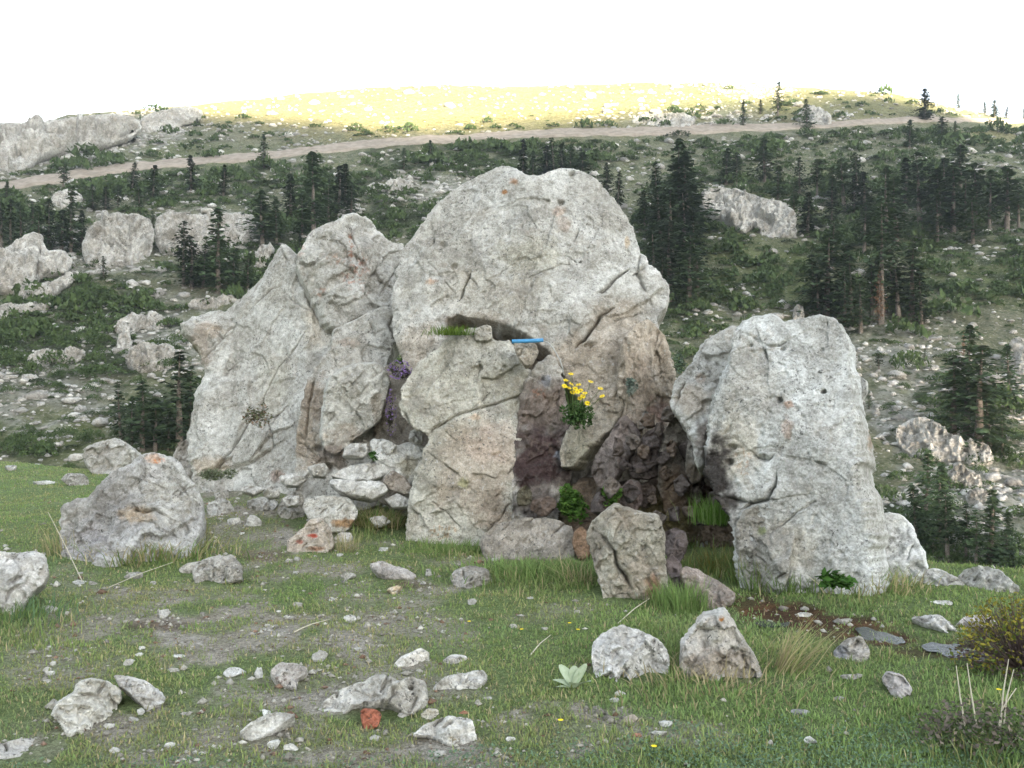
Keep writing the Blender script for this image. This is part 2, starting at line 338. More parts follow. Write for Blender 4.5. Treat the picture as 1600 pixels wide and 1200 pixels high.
ROAD = [(-160, 322), (-60, 304), (30, 289), (120, 275), (200, 263), (300, 255), (400, 247), (480, 238), (560, 229), (650, 221), (730, 217), (820, 211), (920, 208), (1000, 208), (1100, 204), (1200, 200), (1280, 197), (1340, 194), (1400, 190), (1480, 189), (1560, 190), (1680, 192)]
def build_road():
    R = ROAD; px = np.arange(-160, 1680, 7); py = np.interp(px, [r[0] for r in R], [r[1] for r in R]) + 1.2*perlin(px/60.0, 0.5)
    c = np.array([hpt(a, b)[1] for a, b in zip(px, py)])
    c = np.convolve(np.pad(c, 6, 'edge'), np.ones(13)/13, 'valid')
    prof = [(-4.6, 1.3, -1.6), (-4.2, 1.0, 0.25), (-1, 1.0, .32), (2.2, 1, .38), (4.2, 1.0, .5), (6.2, 1.0, .3)]
    rows = []
    for dd, _, up in prof:
        D = c + dd*1.25 + 0.6*perlin(px/25.0, dd); D = c + (D - c)*.68; rows.append(np.stack([(px - CX)/F*D, D, hill_z(px, D) * 0 + np.maximum(hill_z(px, D), hill_z(px, c) + dd*0.42) + up], -1))
    V = np.array(rows); h, w = V.shape[:2]; i = np.arange(h*w).reshape(h, w)
    q = np.stack([i[:-1, :-1], i[:-1, 1:], i[1:, 1:], i[1:, :-1]], -1).reshape(-1, 4)
    n = NT("dirt_track"); co = n.n("ShaderNodeNewGeometry").outputs["Position"]
    m = n.out(n.mix(n.ramp(n.noise(co, 0.5, 5), .3, .7), (0.21, 0.178, 0.14), (0.31, 0.27, 0.22)))
    tag(mk("dirt_road", V.reshape(-1, 3), q, mat=m, smooth=True), kind='structure')
build_road()

# ------------------------------------------------------------------ rocks
LIGHT = (0.448, 0.44, 0.41); PALE = (0.51, 0.51, 0.49); GREY = (0.36, 0.35, 0.32); TAN = (0.37, 0.32, 0.26); DARK = (0.16, 0.145, 0.125); BROWN = (0.26, 0.215, 0.17)
WET = (0.05, 0.037, 0.033)
def seg_dist(p, poly):
    a = poly; b = np.roll(poly, -1, 0); ab = b - a; L = (ab**2).sum(1) + 1e-12
    D = np.empty(len(p)); N = np.empty((len(p), 2)); ins = np.empty(len(p), bool)
    for s in range(0, len(p), 6000):
        q = p[s:s+6000]; ap = q[:, None, :] - a[None]
        t = np.clip((ap * ab[None]).sum(2) / L[None], 0, 1); near = a[None] + t[..., None] * ab[None]
        d2 = ((q[:, None, :] - near)**2).sum(2); k = d2.argmin(1); r = np.arange(len(q))
        D[s:s+6000] = np.sqrt(d2[r, k]); N[s:s+6000] = near[r, k]
        cond = (a[None, :, 1] > q[:, 1:2]) != (b[None, :, 1] > q[:, 1:2])
        xx = a[None, :, 0] + (q[:, 1:2] - a[None, :, 1]) / np.where(np.abs(ab[:, 1]) < 1e-12, 1e-12, ab[:, 1])[None] * ab[None, :, 0]
        ins[s:s+6000] = (cond & (q[:, 0:1] < xx)).sum(1) % 2 == 1
    return np.where(ins, D, -D), N
def line_dist(p, line, side=False):
    d = np.full(len(p), 1e9); sg = np.zeros(len(p))
    for a, b in zip(line[:-1], line[1:]):
        ab = b - a; t = np.clip(((p - a) @ ab) / (ab @ ab + 1e-12), 0, 1)
        e = np.linalg.norm(p - (a + t[:, None]*ab), axis=1); k = e < d
        d = np.where(k, e, d); sg = np.where(k, np.sign(ab[0]*(p[:, 1]-a[1]) - ab[1]*(p[:, 0]-a[0])), sg)
    return (d, sg) if side else d
def chaikin(p, n=1):
    for _ in range(n):
        q = np.roll(p, -1, 0); p = np.stack([0.86*p + 0.14*q, 0.14*p + 0.86*q], 1).reshape(-1, 2)
    return p
_seed = [0]; gh = []
def rock(name, label, pts, D=None, T=0.3, Tb=None, R=None, yaw=0, tilt=8, col=LIGHT, cat="rock", group=None, px_step=1.5, rough=0.018, lump=0.10,
         facets=7, cell=0.33, camp=0.10, fine=0.012, cracks=(), stains_and_shade=(), sink=14, hill=False, mat=None, streak=0.0, kd=0.0, seed=None, holes=(), hair=1.0, gd=None, round_=1):
    _seed[0] += 1; sd = _seed[0]*13.7 if seed is None else seed; rg = np.random.default_rng(int(sd*10))
    pts = np.array(pts, float); H = np.ptp(pts[:, 1]); by = pts[:, 1].max(); cx = (pts[:, 0].min() + pts[:, 0].max())/2
    low = pts[:, 1] > by - 0.18*H; cbx = pts[low, 0].mean()
    if D is None: D = (hill_hit(cbx, by) if hill else ground_hit(cbx, by)) + 0.7*T
    if sink: pts[low, 1] += sink + (0.16*H if sink >= 8 and not hill else 0)
    P0 = ray(cx, by) * D + np.array([0, 0, EYE])
    nh = -np.array([P0[0], P0[1], 0]); nh /= np.linalg.norm(nh); y_ = math.radians(yaw)
    nh = np.array([nh[0]*math.cos(y_) - nh[1]*math.sin(y_), nh[0]*math.sin(y_) + nh[1]*math.cos(y_), 0])
    r = np.cross([0, 0, 1], nh); tl = math.radians(tilt)
    n = nh*math.cos(tl) + np.array([0, 0, 1])*math.sin(tl); u = np.cross(n, r)
    E = np.array([0, 0, EYE])
    def toplane(p):
        d = np.stack([(p[:, 0]-CX)/F, np.ones(len(p)), -(p[:, 1]-CY)/F], -1)
        t = ((P0 - E) @ n) / (d @ n); Q = E + d*t[:, None] - P0
        return np.stack([Q @ r, Q @ u], -1)
    poly = toplane(chaikin(pts, round_)); size = max(np.ptp(poly[:, 0]), np.ptp(poly[:, 1])); mind = min(np.ptp(poly[:, 0]), np.ptp(poly[:, 1]))
    h = px_step * D / F
    poly0 = poly.copy()
    # densify and roughen the outline
    Q = []
    for a, b in zip(poly, np.roll(poly, -1, 0)):
        m = max(1, int(np.linalg.norm(b-a)/(h*1.6))); Q.append(a + (b-a)*np.arange(m)[:, None]/m)
    poly = np.concatenate(Q); tang = np.roll(poly, -1, 0) - np.roll(poly, 1, 0); nn = np.stack([-tang[:, 1], tang[:, 0]], -1); nn /= np.linalg.norm(nn, axis=1)[:, None] + 1e-9
    poly = poly + nn * (rough*size*(1.5*fbm(poly[:, 0]/(size*.14), poly[:, 1]/(size*.14), sd, 5) + 0.9*(fbm(poly[:, 0]/(size*.06), poly[:, 1]/(size*.06), sd+7, 3, True) - .4)))[:, None]
    gx = np.arange(poly[:, 0].min()-h, poly[:, 0].max()+2*h, h); gy = np.arange(poly[:, 1].min()-h, poly[:, 1].max()+2*h, h)
    GX, GY = np.meshgrid(gx, gy); p = np.stack([GX.ravel(), GY.ravel()], -1)
    d, near = seg_dist(p, poly); ins = d > 0.18*h
    hh, ww = GX.shape; I = ins.reshape(hh, ww)
    cell_ok = I[:-1, :-1] | I[1:, :-1] | I[:-1, 1:] | I[1:, 1:]
    idx = np.arange(hh*ww).reshape(hh, ww)
    quads = np.stack([idx[:-1, :-1], idx[:-1, 1:], idx[1:, 1:], idx[1:, :-1]], -1)[cell_ok]
    p[~ins] = near[~ins]; d = np.where(ins, d, 0)
    used = np.unique(quads); remap = -np.ones(hh*ww, int); remap[used] = np.arange(len(used))
    p = p[used]; d = d[used]; ins = ins[used]; quads = remap[quads]
    if R is None: R = 0.17*mind
    gh.append((P0[0], P0[1], (np.ptp(poly[:, 0]))/2, T)) if not hill else None
    ny = (near[used][:, 1] - p[:, 1])/np.maximum(d, 1e-6); d0 = seg_dist(p, poly0)[0]; de = np.minimum(2.6*d, np.maximum(d0, 0) + .5*d); t = np.clip(de/(R*(1 + .65*np.clip(ny, -1, 1))), 0, 1); prof = np.sqrt(np.clip(1-(1-t)**2.2, 0, 1))
    c0 = p.mean(0); half = np.array([np.ptp(p[:, 0]), np.ptp(p[:, 1])])/2; pn = (p - c0)/half
    w = T*prof
    for k in range(facets):
        th = rg.uniform(0, 2*math.pi); dr = np.array([math.cos(th), math.sin(th)]); o = rg.uniform(-0.7, 0.35); sl = rg.uniform(0.3, 1.1)*(1.0 if math.sin(th) > -0.3 else 0.35)
        w = np.minimum(w, T*(rg.uniform(0.78, 1.0) - sl*np.maximum(pn @ dr - o, 0)*0.8) + T*0.0)
    w = np.maximum(w, 0.12*T*prof)
    fade = sstep(0.03, 0.55, t); w0 = w.copy(); wq = w0/size; wm = w0 if not hill else w0/11.0
    ws = p + 0.10*size*np.stack([fbm(p[:, 0]/(.25*size), p[:, 1]/(.25*size), sd+3, 5), fbm(p[:, 0]/(.25*size), p[:, 1]/(.25*size), sd+8, 5)], -1)
    for cs, am in ((cell, camp), (cell*.38, camp*.42)):
        cs_ = cs*size; ncell = int((2*half[0]/cs_+1)*(2*half[1]/cs_+1)) + 2
        sx = c0 + rg.uniform(-1.05, 1.05, (ncell, 2))*half
        an = np.array([1, 1-0.45*(streak > 0)]); k = np.empty(len(p), int); gap = np.empty(len(p))
        for s0 in range(0, len(p), 15000):
            dd = (((ws[s0:s0+15000]*an)[:, None, :] - (sx*an)[None])**2).sum(2)
            k[s0:s0+15000] = dd.argmin(1); ss = np.sqrt(np.partition(dd, 1, axis=1)[:, :2]); gap[s0:s0+15000] = ss[:, 1]-ss[:, 0]
        off = rg.uniform(-1, 1, ncell); tv = rg.normal(0, 0.9, (ncell, 2)); edge = sstep(0, 0.10*cs_, gap)
        w = w + fade*am*T*(off[k] + ((ws - sx[k])*tv[k]).sum(1)/cs_)*1.0 - fade*am*T*(.55 if hill else .12)*(1-edge)*np.clip(perlin(p[:, 0]*2.2/size, p[:, 1]*2.2/size, sd+50)*2, 0, 1)
    q = p/size
    w = w + fade*lump*T*2.0*fbm(q[:, 0]*3.1, q[:, 1]*3.1, sd + wq*3.1, 4)
    w = w + fade*lump*T*0.8*(fbm(q[:, 0]*7, q[:, 1]*7, sd+2 + wq*7, 4, True)-0.35)
    if streak: w = w + fade*streak*T*(fbm(q[:, 0]*16, q[:, 1]*3.0, sd+5, 3, True)-0.35)
    m2 = p if not hill else p/11.0
    fs = fine*(1 if not hill else 11.0)
    w = w + sstep(0, 0.15, t)*fs*(fbm(m2[:, 0]*9, m2[:, 1]*9, sd+4 + wm*9, 4)*1.2 + 0.9*(fbm(m2[:, 0]*14, m2[:, 1]*14, sd+6 + wm*14, 3, True)-0.4) + 0.45*(fbm(m2[:, 0]*34, m2[:, 1]*34, sd+16 + wm*34, 2, True)-0.4))
    pit = sstep(0.34, 0.62, fbm(m2[:, 0]*12, m2[:, 1]*12, sd+9, 2)); w = w - fade*pit*fs*2.0
    for line, wd, dp in cracks:
        ln = toplane(np.array(line, float)); wr = np.stack([fbm(p[:, 0]*9, p[:, 1]*9, sd+1, 4), fbm(p[:, 0]*9, p[:, 1]*9, sd+21, 4)], -1)*0.02
        dl, sg = line_dist(p + wr, ln, True); vr = 0.7 + 0.5*np.clip(0.5 + perlin(p[:, 0]*5, p[:, 1]*5, sd+31), 0, 1)
        e0 = np.minimum(np.linalg.norm(p - ln[0], axis=1), np.linalg.norm(p - ln[-1], axis=1)); tp = sstep(0, .12, e0 + .02)
        w = w - dp*1.3*tp*np.exp(-(dl/(wd*.42*vr*(.35 + .65*tp)))**1.4) + rg.uniform(.012, .03)*sg*tp*np.exp(-dl/.12)*fade
    if T > .12 and not hill:
        jt = rg.uniform(.6, 1.3)
        for _ in range(int(hair*min(9, 2 + 7*T))):      # small random hairline cracks and pock marks
            q0 = c0 + rg.uniform(-.75, .75, 2)*half; th = jt + (1.5 if rg.uniform() < .3 else 0) + rg.normal(0, .15); L = min(.5, rg.uniform(.06, .22)*size)
            ln = q0 + np.cumsum(np.concatenate([[[0, 0]], np.stack([np.cos(th + rg.normal(0, .2, 4)), np.sin(th + rg.normal(0, .2, 4))], -1)*L/4]), 0)
            near_ = np.abs(p - ln.mean(0)).max(1) < L
            dl = np.full(len(p), 9.); pp = p[near_]
            if len(pp): dl[near_] = line_dist(pp + .02*np.stack([fbm(pp[:, 0]*9, pp[:, 1]*9, sd+61, 2), fbm(pp[:, 0]*9, pp[:, 1]*9, sd+67, 2)], -1), ln)
            w = w - rg.uniform(.02, .05)*np.exp(-(dl/rg.uniform(.004, .008))**2)
        for _ in range(int(10 + 40*T)):
            q0 = c0 + rg.uniform(-.85, .85, 2)*half; rr_ = rg.uniform(.008, .026); e2 = ((p - q0)**2).sum(1)/rr_**2
            w = w - rr_*1.1*np.exp(-e2)
    for hx, hy, hr, dp in holes:
        c = toplane(np.array([[hx, hy]], float))[0]; e = np.linalg.norm((p - c)*[1, 1.2], axis=1)/(hr*D/F) + 0.5*fbm(p[:, 0]*14, p[:, 1]*14, sd, 3)
        w = w - dp*sstep(1.1, 0.35, e)
    w = np.where(ins, w, 0)
    if kd: w = w + kd*pn[:, 0]*half[0]
    lat = (sstep(0, .12, t)*(1 - .6*fade)*fs*1.6)[:, None]*np.stack([fbm(m2[:, 0]*8 + wm*3, m2[:, 1]*8, sd+71 + wm*8, 3), fbm(m2[:, 0]*8, m2[:, 1]*8 + wm*3, sd+77 + wm*8, 3)], -1)
    p = np.where(ins[:, None], p + lat, p)
    Vf = P0 + p[:, :1]*r + p[:, 1:]*u + w[:, None]*n
    if Tb is None: Tb = T*0.9
    bi = np.where(ins)[0]; bm = np.arange(len(p)); bm[bi] = len(p) + np.arange(len(bi))
    wb = Tb*(prof + 0.18*fbm(q[:, 0]*3, q[:, 1]*3, sd+40, 3)*fade)
    if kd: wb = wb - kd*pn[:, 0]*half[0]
    Vb = (P0 + p[:, :1]*r + p[:, 1:]*u - wb[:, None]*n)[bi]
    V = np.concatenate([Vf, Vb]); qd = np.concatenate([quads, bm[quads][:, ::-1]])
    # drop degenerate quads made by outline snapping is left to validate()
    ppx, ppy = pix(V); C = np.tile(np.array(col, float), (len(V), 1)) * (1.14 if D < 6.4 else 1.0)
    C *= (1 + 0.10*fbm(V[:, 0]*1.6/(11 if hill else 1), V[:, 2]*1.6/(11 if hill else 1), sd, 3))[:, None]
    front = np.arange(len(V)) < len(Vf)
    for st in stains_and_shade:  # real stains, plus dark marks that paint shade in hollows
        sx, sy, rx, ry, cc, k = st[:6]; sp = st[6] if len(st) > 6 else 0
        nzz = fbm(ppx/(0.55*min(rx, ry)+4), ppy/(0.55*min(rx, ry)+4), sd, 4)
        e = np.sqrt(((ppx-sx)/rx)**2 + ((ppy-sy)/ry)**2) + 0.7*nzz
        m = k*sstep(1.2, 0.55, e)
        if sp: m = m*sstep(0.0, 0.25, fbm(ppx/sp, ppy/sp, sd+2, 3))
        C = C + (np.array(cc) - C)*m[:, None]
    base = np.array([P0[0], P0[1], V[:, 2].min() + (0.0)])
    o = mk(name, V, qd, mat=mat or (M_FAR if hill else M_ROCK), loc=base, smooth=True, col=C)
    return tag(o, label, cat, group)

ORANGE = (0.38, 0.20, 0.10); REDL = (0.34, 0.18, 0.125)
# ---- the great outcrop
rock("boulder", "huge grey summit boulder crowning the outcrop, overhanging the blue pipe",
     [(618,470),(622,440),(630,400),(652,368),(676,344),(690,325),(720,303),(750,288),(785,275),(810,277),(826,292),(846,291),(870,278),(900,273),(925,283),(945,300),(965,325),(980,345),(992,372),(1000,398),(1016,415),(1030,430),(1047,452),(1038,480),(1028,505),(1030,540),(1012,580),(988,600),(972,628),(950,645),(900,645),(880,605),(862,572),(838,550),(805,532),(765,520),(728,510),(704,512),(700,545),(692,575),(665,600),(645,592),(630,570),(622,530),(614,500)],
     D=9.6, T=0.6, Tb=0.9, R=0.30, tilt=17, yaw=-4, px_step=1.35, sink=0, col=LIGHT, facets=5, lump=.05, camp=.05, group="boulders of the outcrop",
     cracks=[([(743,438),(735,455),(727,475),(722,487)],.02,.09),([(985,432),(970,442),(955,458),(942,472),(930,480)],.028,.12),([(962,498),(940,510),(928,530),(915,548),(898,565)],.03,.13),([(908,374),(902,388),(895,402)],.016,.06),([(932,380),(925,394)],.012,.04),([(1000,400),(995,440),(1010,470)],.02,.05),([(680,375),(682,390),(672,398)],.03,.06),([(850,410),(830,395),(800,400)],.02,.03),([(905,435),(890,425),(870,423)],.02,.05)],
     holes=[(877,336,7,.07),(893,286,7,.08),(697,395,8,.06),(920,560,8,.08),(715,430,7,.05),(905,420,10,.05)],
     stains_and_shade=[(900,590,110,70,TAN,.9),(960,520,60,60,TAN,.7),(650,545,40,50,TAN,.7),(788,300,5,4,ORANGE,1),(803,283,7,5,ORANGE,.7),(873,330,12,9,(.37,.28,.22),.7),(880,350,12,13,(.36,.29,.24),.6),(675,440,9,5,ORANGE,.6),(980,377,5,10,(.42,.30,.17),.6),(740,500,60,14,BROWN,.8),(830,400,60,30,(.38,.36,.28),.5),(760,460,120,40,(.41,.38,.32),.5)])
rock("boulder", "tan ribbed rock face right of the yellow flowers, below the summit boulder",
     [(972,530),(990,512),(1012,500),(1034,518),(1048,545),(1057,590),(1053,640),(1042,662),(1012,652),(992,662),(974,645),(962,605)], D=9.15, T=0.38, tilt=6, sink=12, col=TAN, streak=.14, group="boulders of the outcrop",
     stains_and_shade=[(1000,600,26,50,BROWN,.9),(985,606,7,14,(.22,.28,.24),.8),(1030,640,20,20,(.2,.13,.11),.8)])
rock("rock", "brown rock floor of the recess under the summit boulder",
     [(676,560),(684,505),(705,488),(760,494),(820,515),(866,560),(880,620),(760,640),(690,600)], D=9.75, T=0.2, tilt=25, sink=0, col=BROWN, px_step=2.2)
rock("boulder", "pointed block with rusty red lichen streak, at the upper left of the outcrop",
     [(470,390),(478,372),(500,357),(526,345),(536,337),(555,333),(574,339),(590,356),(598,370),(607,381),(632,385),(641,400),(634,430),(620,470),(612,490),(585,500),(560,512),(530,524),(502,512),(490,480),(478,455),(466,425),(462,408)], D=11.5, T=0.65, tilt=12, yaw=8, sink=6, px_step=1.35, col=LIGHT, group="boulders of the outcrop", lump=.07,
     cracks=[([(545,345),(548,375),(555,405),(550,430)],.018,.05),([(520,385),(535,400),(540,415),(537,435)],.02,.05),([(530,520),(560,508),(590,497)],.03,.08),([(628,410),(600,450),(585,480)],.03,.05)],
     stains_and_shade=[(548,385,5,24,REDL,1,6),(560,425,26,34,(.37,.22,.17),.8,6),(522,405,16,9,(.38,.23,.16),.7,5),(470,390,8,12,REDL,.5,5),(500,455,14,9,REDL,.6,6),(600,440,40,60,GREY,.5)])
rock("boulder", "broad leaning slab with long diagonal cracks, left side of the outcrop",
     [(279,507),(300,497),(345,484),(390,470),(420,447),(438,420),(453,399),(474,412),(486,430),(497,452),(505,480),(522,515),(560,520),(570,560),(530,610),(510,660),(500,720),(470,748),(430,752),(400,766),(350,776),(322,750),(301,737),(292,692),(297,662),(300,640),(309,614),(321,588),(310,560),(296,540),(284,522)], D=11.3, T=0.8, Tb=1.0, tilt=20, yaw=-16, sink=14, col=LIGHT, facets=4, lump=.05, camp=.055, group="boulders of the outcrop",
     cracks=[([(500,545),(485,560),(470,575),(450,590),(436,610),(425,630),(420,648),(424,660)],.028,.10),([(418,660),(400,665),(385,685),(370,705),(352,725),(340,735),(305,748)],.035,.14),([(470,648),(455,662),(440,668),(430,660)],.022,.07),([(460,475),(440,477),(425,485),(400,500),(395,512)],.02,.05),([(380,512),(362,522),(350,536),(340,520)],.028,.07),([(395,560),(420,568),(430,590),(424,605)],.012,.03),([(300,640),(310,670),(318,700)],.02,.03),([(428,660),(438,690),(440,720)],.022,.06),([(346,735),(400,730),(440,712)],.025,.06),([(455,415),(462,432),(470,445)],.02,.05)],
     holes=[(310,508,6,.05),(345,520,8,.05),(340,610,5,.04)],
     stains_and_shade=[(478,428,14,26,(.24,.245,.27),.85),(482,452,10,7,REDL,.6,6),(325,515,26,14,(.42,.35,.28),.7),(310,545,20,30,(.37,.31,.26),.6),(330,728,32,14,TAN,.9),(435,745,16,12,(.35,.26,.22),.7),(490,510,20,40,(.43,.38,.30),.5),(430,600,30,60,(.47,.45,.38),.4)])
rock("boulder", "lumpy middle block wedged between the leaning slab and the summit boulder",
     [(524,524),(545,514),(562,505),(592,488),(613,487),(622,505),(625,540),(612,572),(622,620),(612,680),(605,735),(560,752),(500,752),(462,748),(462,705),(470,655),(478,615),(494,582),(515,552)], D=10.5, T=0.5, tilt=16, yaw=-6, sink=14, col=LIGHT, group="boulders of the outcrop",
     cracks=[([(578,515),(588,530),(592,545)],.02,.06),([(618,500),(610,520),(620,545)],.03,.08),([(500,600),(490,640),(485,700)],.03,.07)],
     stains_and_shade=[(490,625,26,40,BROWN,.85),(480,690,22,50,TAN,.9),(520,715,30,20,(.22,.17,.13),.7),(600,650,20,70,(.28,.22,.18),.7),(545,535,20,8,(.37,.3,.25),.5)],
     holes=[(503,710,7,.12),(520,740,7,.08)])
rock("boulder", "egg shaped upright boulder beside the purple flowers",
     [(503,640),(507,612),(512,592),(534,574),(565,566),(592,567),(607,580),(611,600),(602,630),(598,652),(584,668),(562,682),(545,697),(525,712),(508,706),(500,680)], D=10.1, T=0.36, tilt=4, sink=0, col=(.47,.465,.43), group="boulders of the outcrop", lump=.07,
     stains_and_shade=[(540,680,36,18,TAN,.7),(520,705,20,14,(.2,.16,.13),.8),(590,640,14,30,TAN,.6)])
rock("boulder", "tall pale front boulder with a diagonal crack, left of the dark wet column",
     [(629,610),(640,590),(655,572),(672,552),(690,534),(710,523),(742,513),(764,512),(770,528),(798,528),(807,547),(822,572),(836,590),(826,640),(818,700),(812,760),(806,800),(790,832),(748,848),(700,853),(655,845),(630,842),(627,828),(636,800),(648,765),(656,735),(668,700),(676,684),(655,672),(636,655),(627,635)], T=0.5, Tb=.5, tilt=3.5, yaw=-10, sink=22, col=(.43,.415,.36), group="boulders of the outcrop", lump=.055, camp=.06,
     cracks=[([(830,615),(800,622),(775,632),(750,640),(730,645),(715,652),(700,662),(685,672),(676,684)],.026,.07),([(760,570),(750,582),(746,605)],.016,.03),([(770,612),(752,630),(735,642)],.016,.035),([(655,672),(640,650),(634,640)],.03,.06),([(700,720),(720,735),(730,745)],.02,.03)],
     holes=[(752,575,5,.04),(790,575,5,.03)],
     stains_and_shade=[(745,740,70,90,TAN,.85),(770,690,40,40,(.39,.30,.24),.5),(665,812,22,20,(.50,.48,.43),.6),(692,832,26,12,(.34,.20,.10),.7,4),(725,755,10,10,(.33,.33,.16),.6),(775,800,26,40,BROWN,.8),(750,555,60,30,PALE,.3),(742,652,10,5,(.42,.27,.16),.5)])
rock("boulder", "dark wet column stained blackish brown beneath the blue pipe",
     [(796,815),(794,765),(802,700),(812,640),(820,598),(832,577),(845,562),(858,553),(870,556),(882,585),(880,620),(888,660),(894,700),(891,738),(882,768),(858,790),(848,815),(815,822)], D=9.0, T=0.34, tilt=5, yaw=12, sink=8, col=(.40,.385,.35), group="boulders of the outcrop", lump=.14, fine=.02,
     stains_and_shade=[(845,640,50,52,(.15,.115,.095),.9),(848,712,56,60,(.05,.030,.030),.97),(838,690,60,40,(.13,.10,.085),.6,9),(838,790,40,30,(.12,.10,.09),.9),(876,710,10,7,(.30,.32,.38),1),(843,615,14,8,(.22,.10,.06),.7,5),(853,595,10,10,(.24,.25,.28),.8)])
rock("stone", "small angular stone lying on top of the pale front boulder",
     [(738,520),(748,511),(760,507),(768,510),(770,526),(760,530),(742,528)], D=9.2, T=.12, sink=6, col=(.40,.38,.33), px_step=1.3)
rock("stone", "wedge stone lying directly under the blue pipe",
     [(801,536),(818,534),(838,538),(842,552),(832,566),(822,572),(810,562)], D=8.9, T=.14, sink=4, col=(.40,.36,.30), px_step=1.3)
rock("boulder", "grey slanted slab below the yellow flowers",
     [(882,735),(880,700),(890,672),(908,650),(925,632),(945,612),(962,603),(976,615),(974,642),(962,668),(946,690),(926,712),(906,735)], D=8.95, T=0.26, tilt=10, yaw=-14, sink=0, col=(.33,.30,.25), group="boulders of the outcrop", streak=.1,
     stains_and_shade=[(905,700,30,40,(.24,.23,.17),.6),(950,620,30,20,TAN,.7)])
rock("rock", "narrow purplish slab leaning into the wet basin",
     [(922,738),(932,708),(955,678),(968,652),(978,648),(990,662),(1002,676),(990,708),(972,738),(960,762),(938,762)], D=8.7, T=0.22, tilt=6, yaw=-10, sink=0, col=(.185,.155,.14), streak=.1)
rock("stone", "smooth rounded tan stone lodged above the wet basin", [(975,662),(979,644),(998,637),(1014,644),(1018,660),(1004,672),(985,672)], D=8.75, T=.14, sink=0, col=(.33,.28,.23), px_step=1.3, stains_and_shade=[(1010,655,8,14,(.28,.31,.33),.8)])
rock("rock", "dark block at the back of the wet basin", [(984,748),(984,712),(998,690),(1012,674),(1032,664),(1040,690),(1036,735),(1020,750)], D=8.65, T=.22, sink=0, col=(.13,.105,.093), lump=.2)
rock("rock", "grey lichened block left of the black cavity in the basin", [(1028,765),(1030,705),(1040,668),(1056,650),(1074,658),(1082,690),(1080,740),(1072,785),(1040,800)], D=8.45, T=.25, sink=6, col=(.21,.19,.16), lump=.14, stains_and_shade=[(1055,770,40,40,(.13,.09,.06),.9)])
rock("rock", "small grey block touching the black cavity in the basin", [(1070,735),(1074,690),(1088,674),(1100,684),(1104,712),(1098,745),(1080,752)], D=8.25, T=.18, sink=6, col=(.20,.19,.17), px_step=1.4, stains_and_shade=[(1088,740,20,20,(.10,.08,.06),.9)])
rock("rock", "shadowed rock mass closing the gaps behind the wet column and slabs",
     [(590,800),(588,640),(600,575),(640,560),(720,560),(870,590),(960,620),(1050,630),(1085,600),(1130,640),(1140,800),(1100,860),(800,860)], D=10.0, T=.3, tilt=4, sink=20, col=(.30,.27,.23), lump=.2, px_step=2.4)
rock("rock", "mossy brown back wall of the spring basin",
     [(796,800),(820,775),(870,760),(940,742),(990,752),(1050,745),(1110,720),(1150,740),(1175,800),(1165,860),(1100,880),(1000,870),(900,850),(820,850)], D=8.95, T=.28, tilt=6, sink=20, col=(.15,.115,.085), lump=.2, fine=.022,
     stains_and_shade=[(1010,800,60,40,(.17,.14,.06),.7),(1120,760,40,60,(.035,.03,.028),.95),(990,760,40,22,(.05,.04,.035),.8),(870,800,30,40,(.10,.085,.05),.8),(1075,810,30,30,(.20,.16,.09),.7),(850,790,10,26,(.12,.15,.03),.8)])  # black mark at right paints the cavity's shade over wet rock
rock("stone", "small dark wet stone in the mouth of the basin", [(968,792),(970,762),(984,748),(1000,752),(1006,786),(990,798)], D=8.35, T=.14, sink=4, col=(.17,.135,.125), px_step=1.3)
rock("boulder", "rough shoulder block on the left flank of the big right boulder",
     [(1052,645),(1057,602),(1070,586),(1083,566),(1094,546),(1104,530),(1125,517),(1147,507),(1160,520),(1160,560),(1140,610),(1125,650),(1118,690),(1112,740),(1095,745),(1085,695),(1068,668)], D=8.2, T=.42, tilt=14, yaw=-8, sink=0, col=LIGHT, group="boulders of the outcrop",
     cracks=[([(1078,600),(1068,625),(1062,650)],.03,.06)],
     stains_and_shade=[(1085,625,30,26,TAN,.8),(1110,690,24,40,(.16,.13,.11),.8),(1095,590,10,10,(.37,.29,.23),.6)])
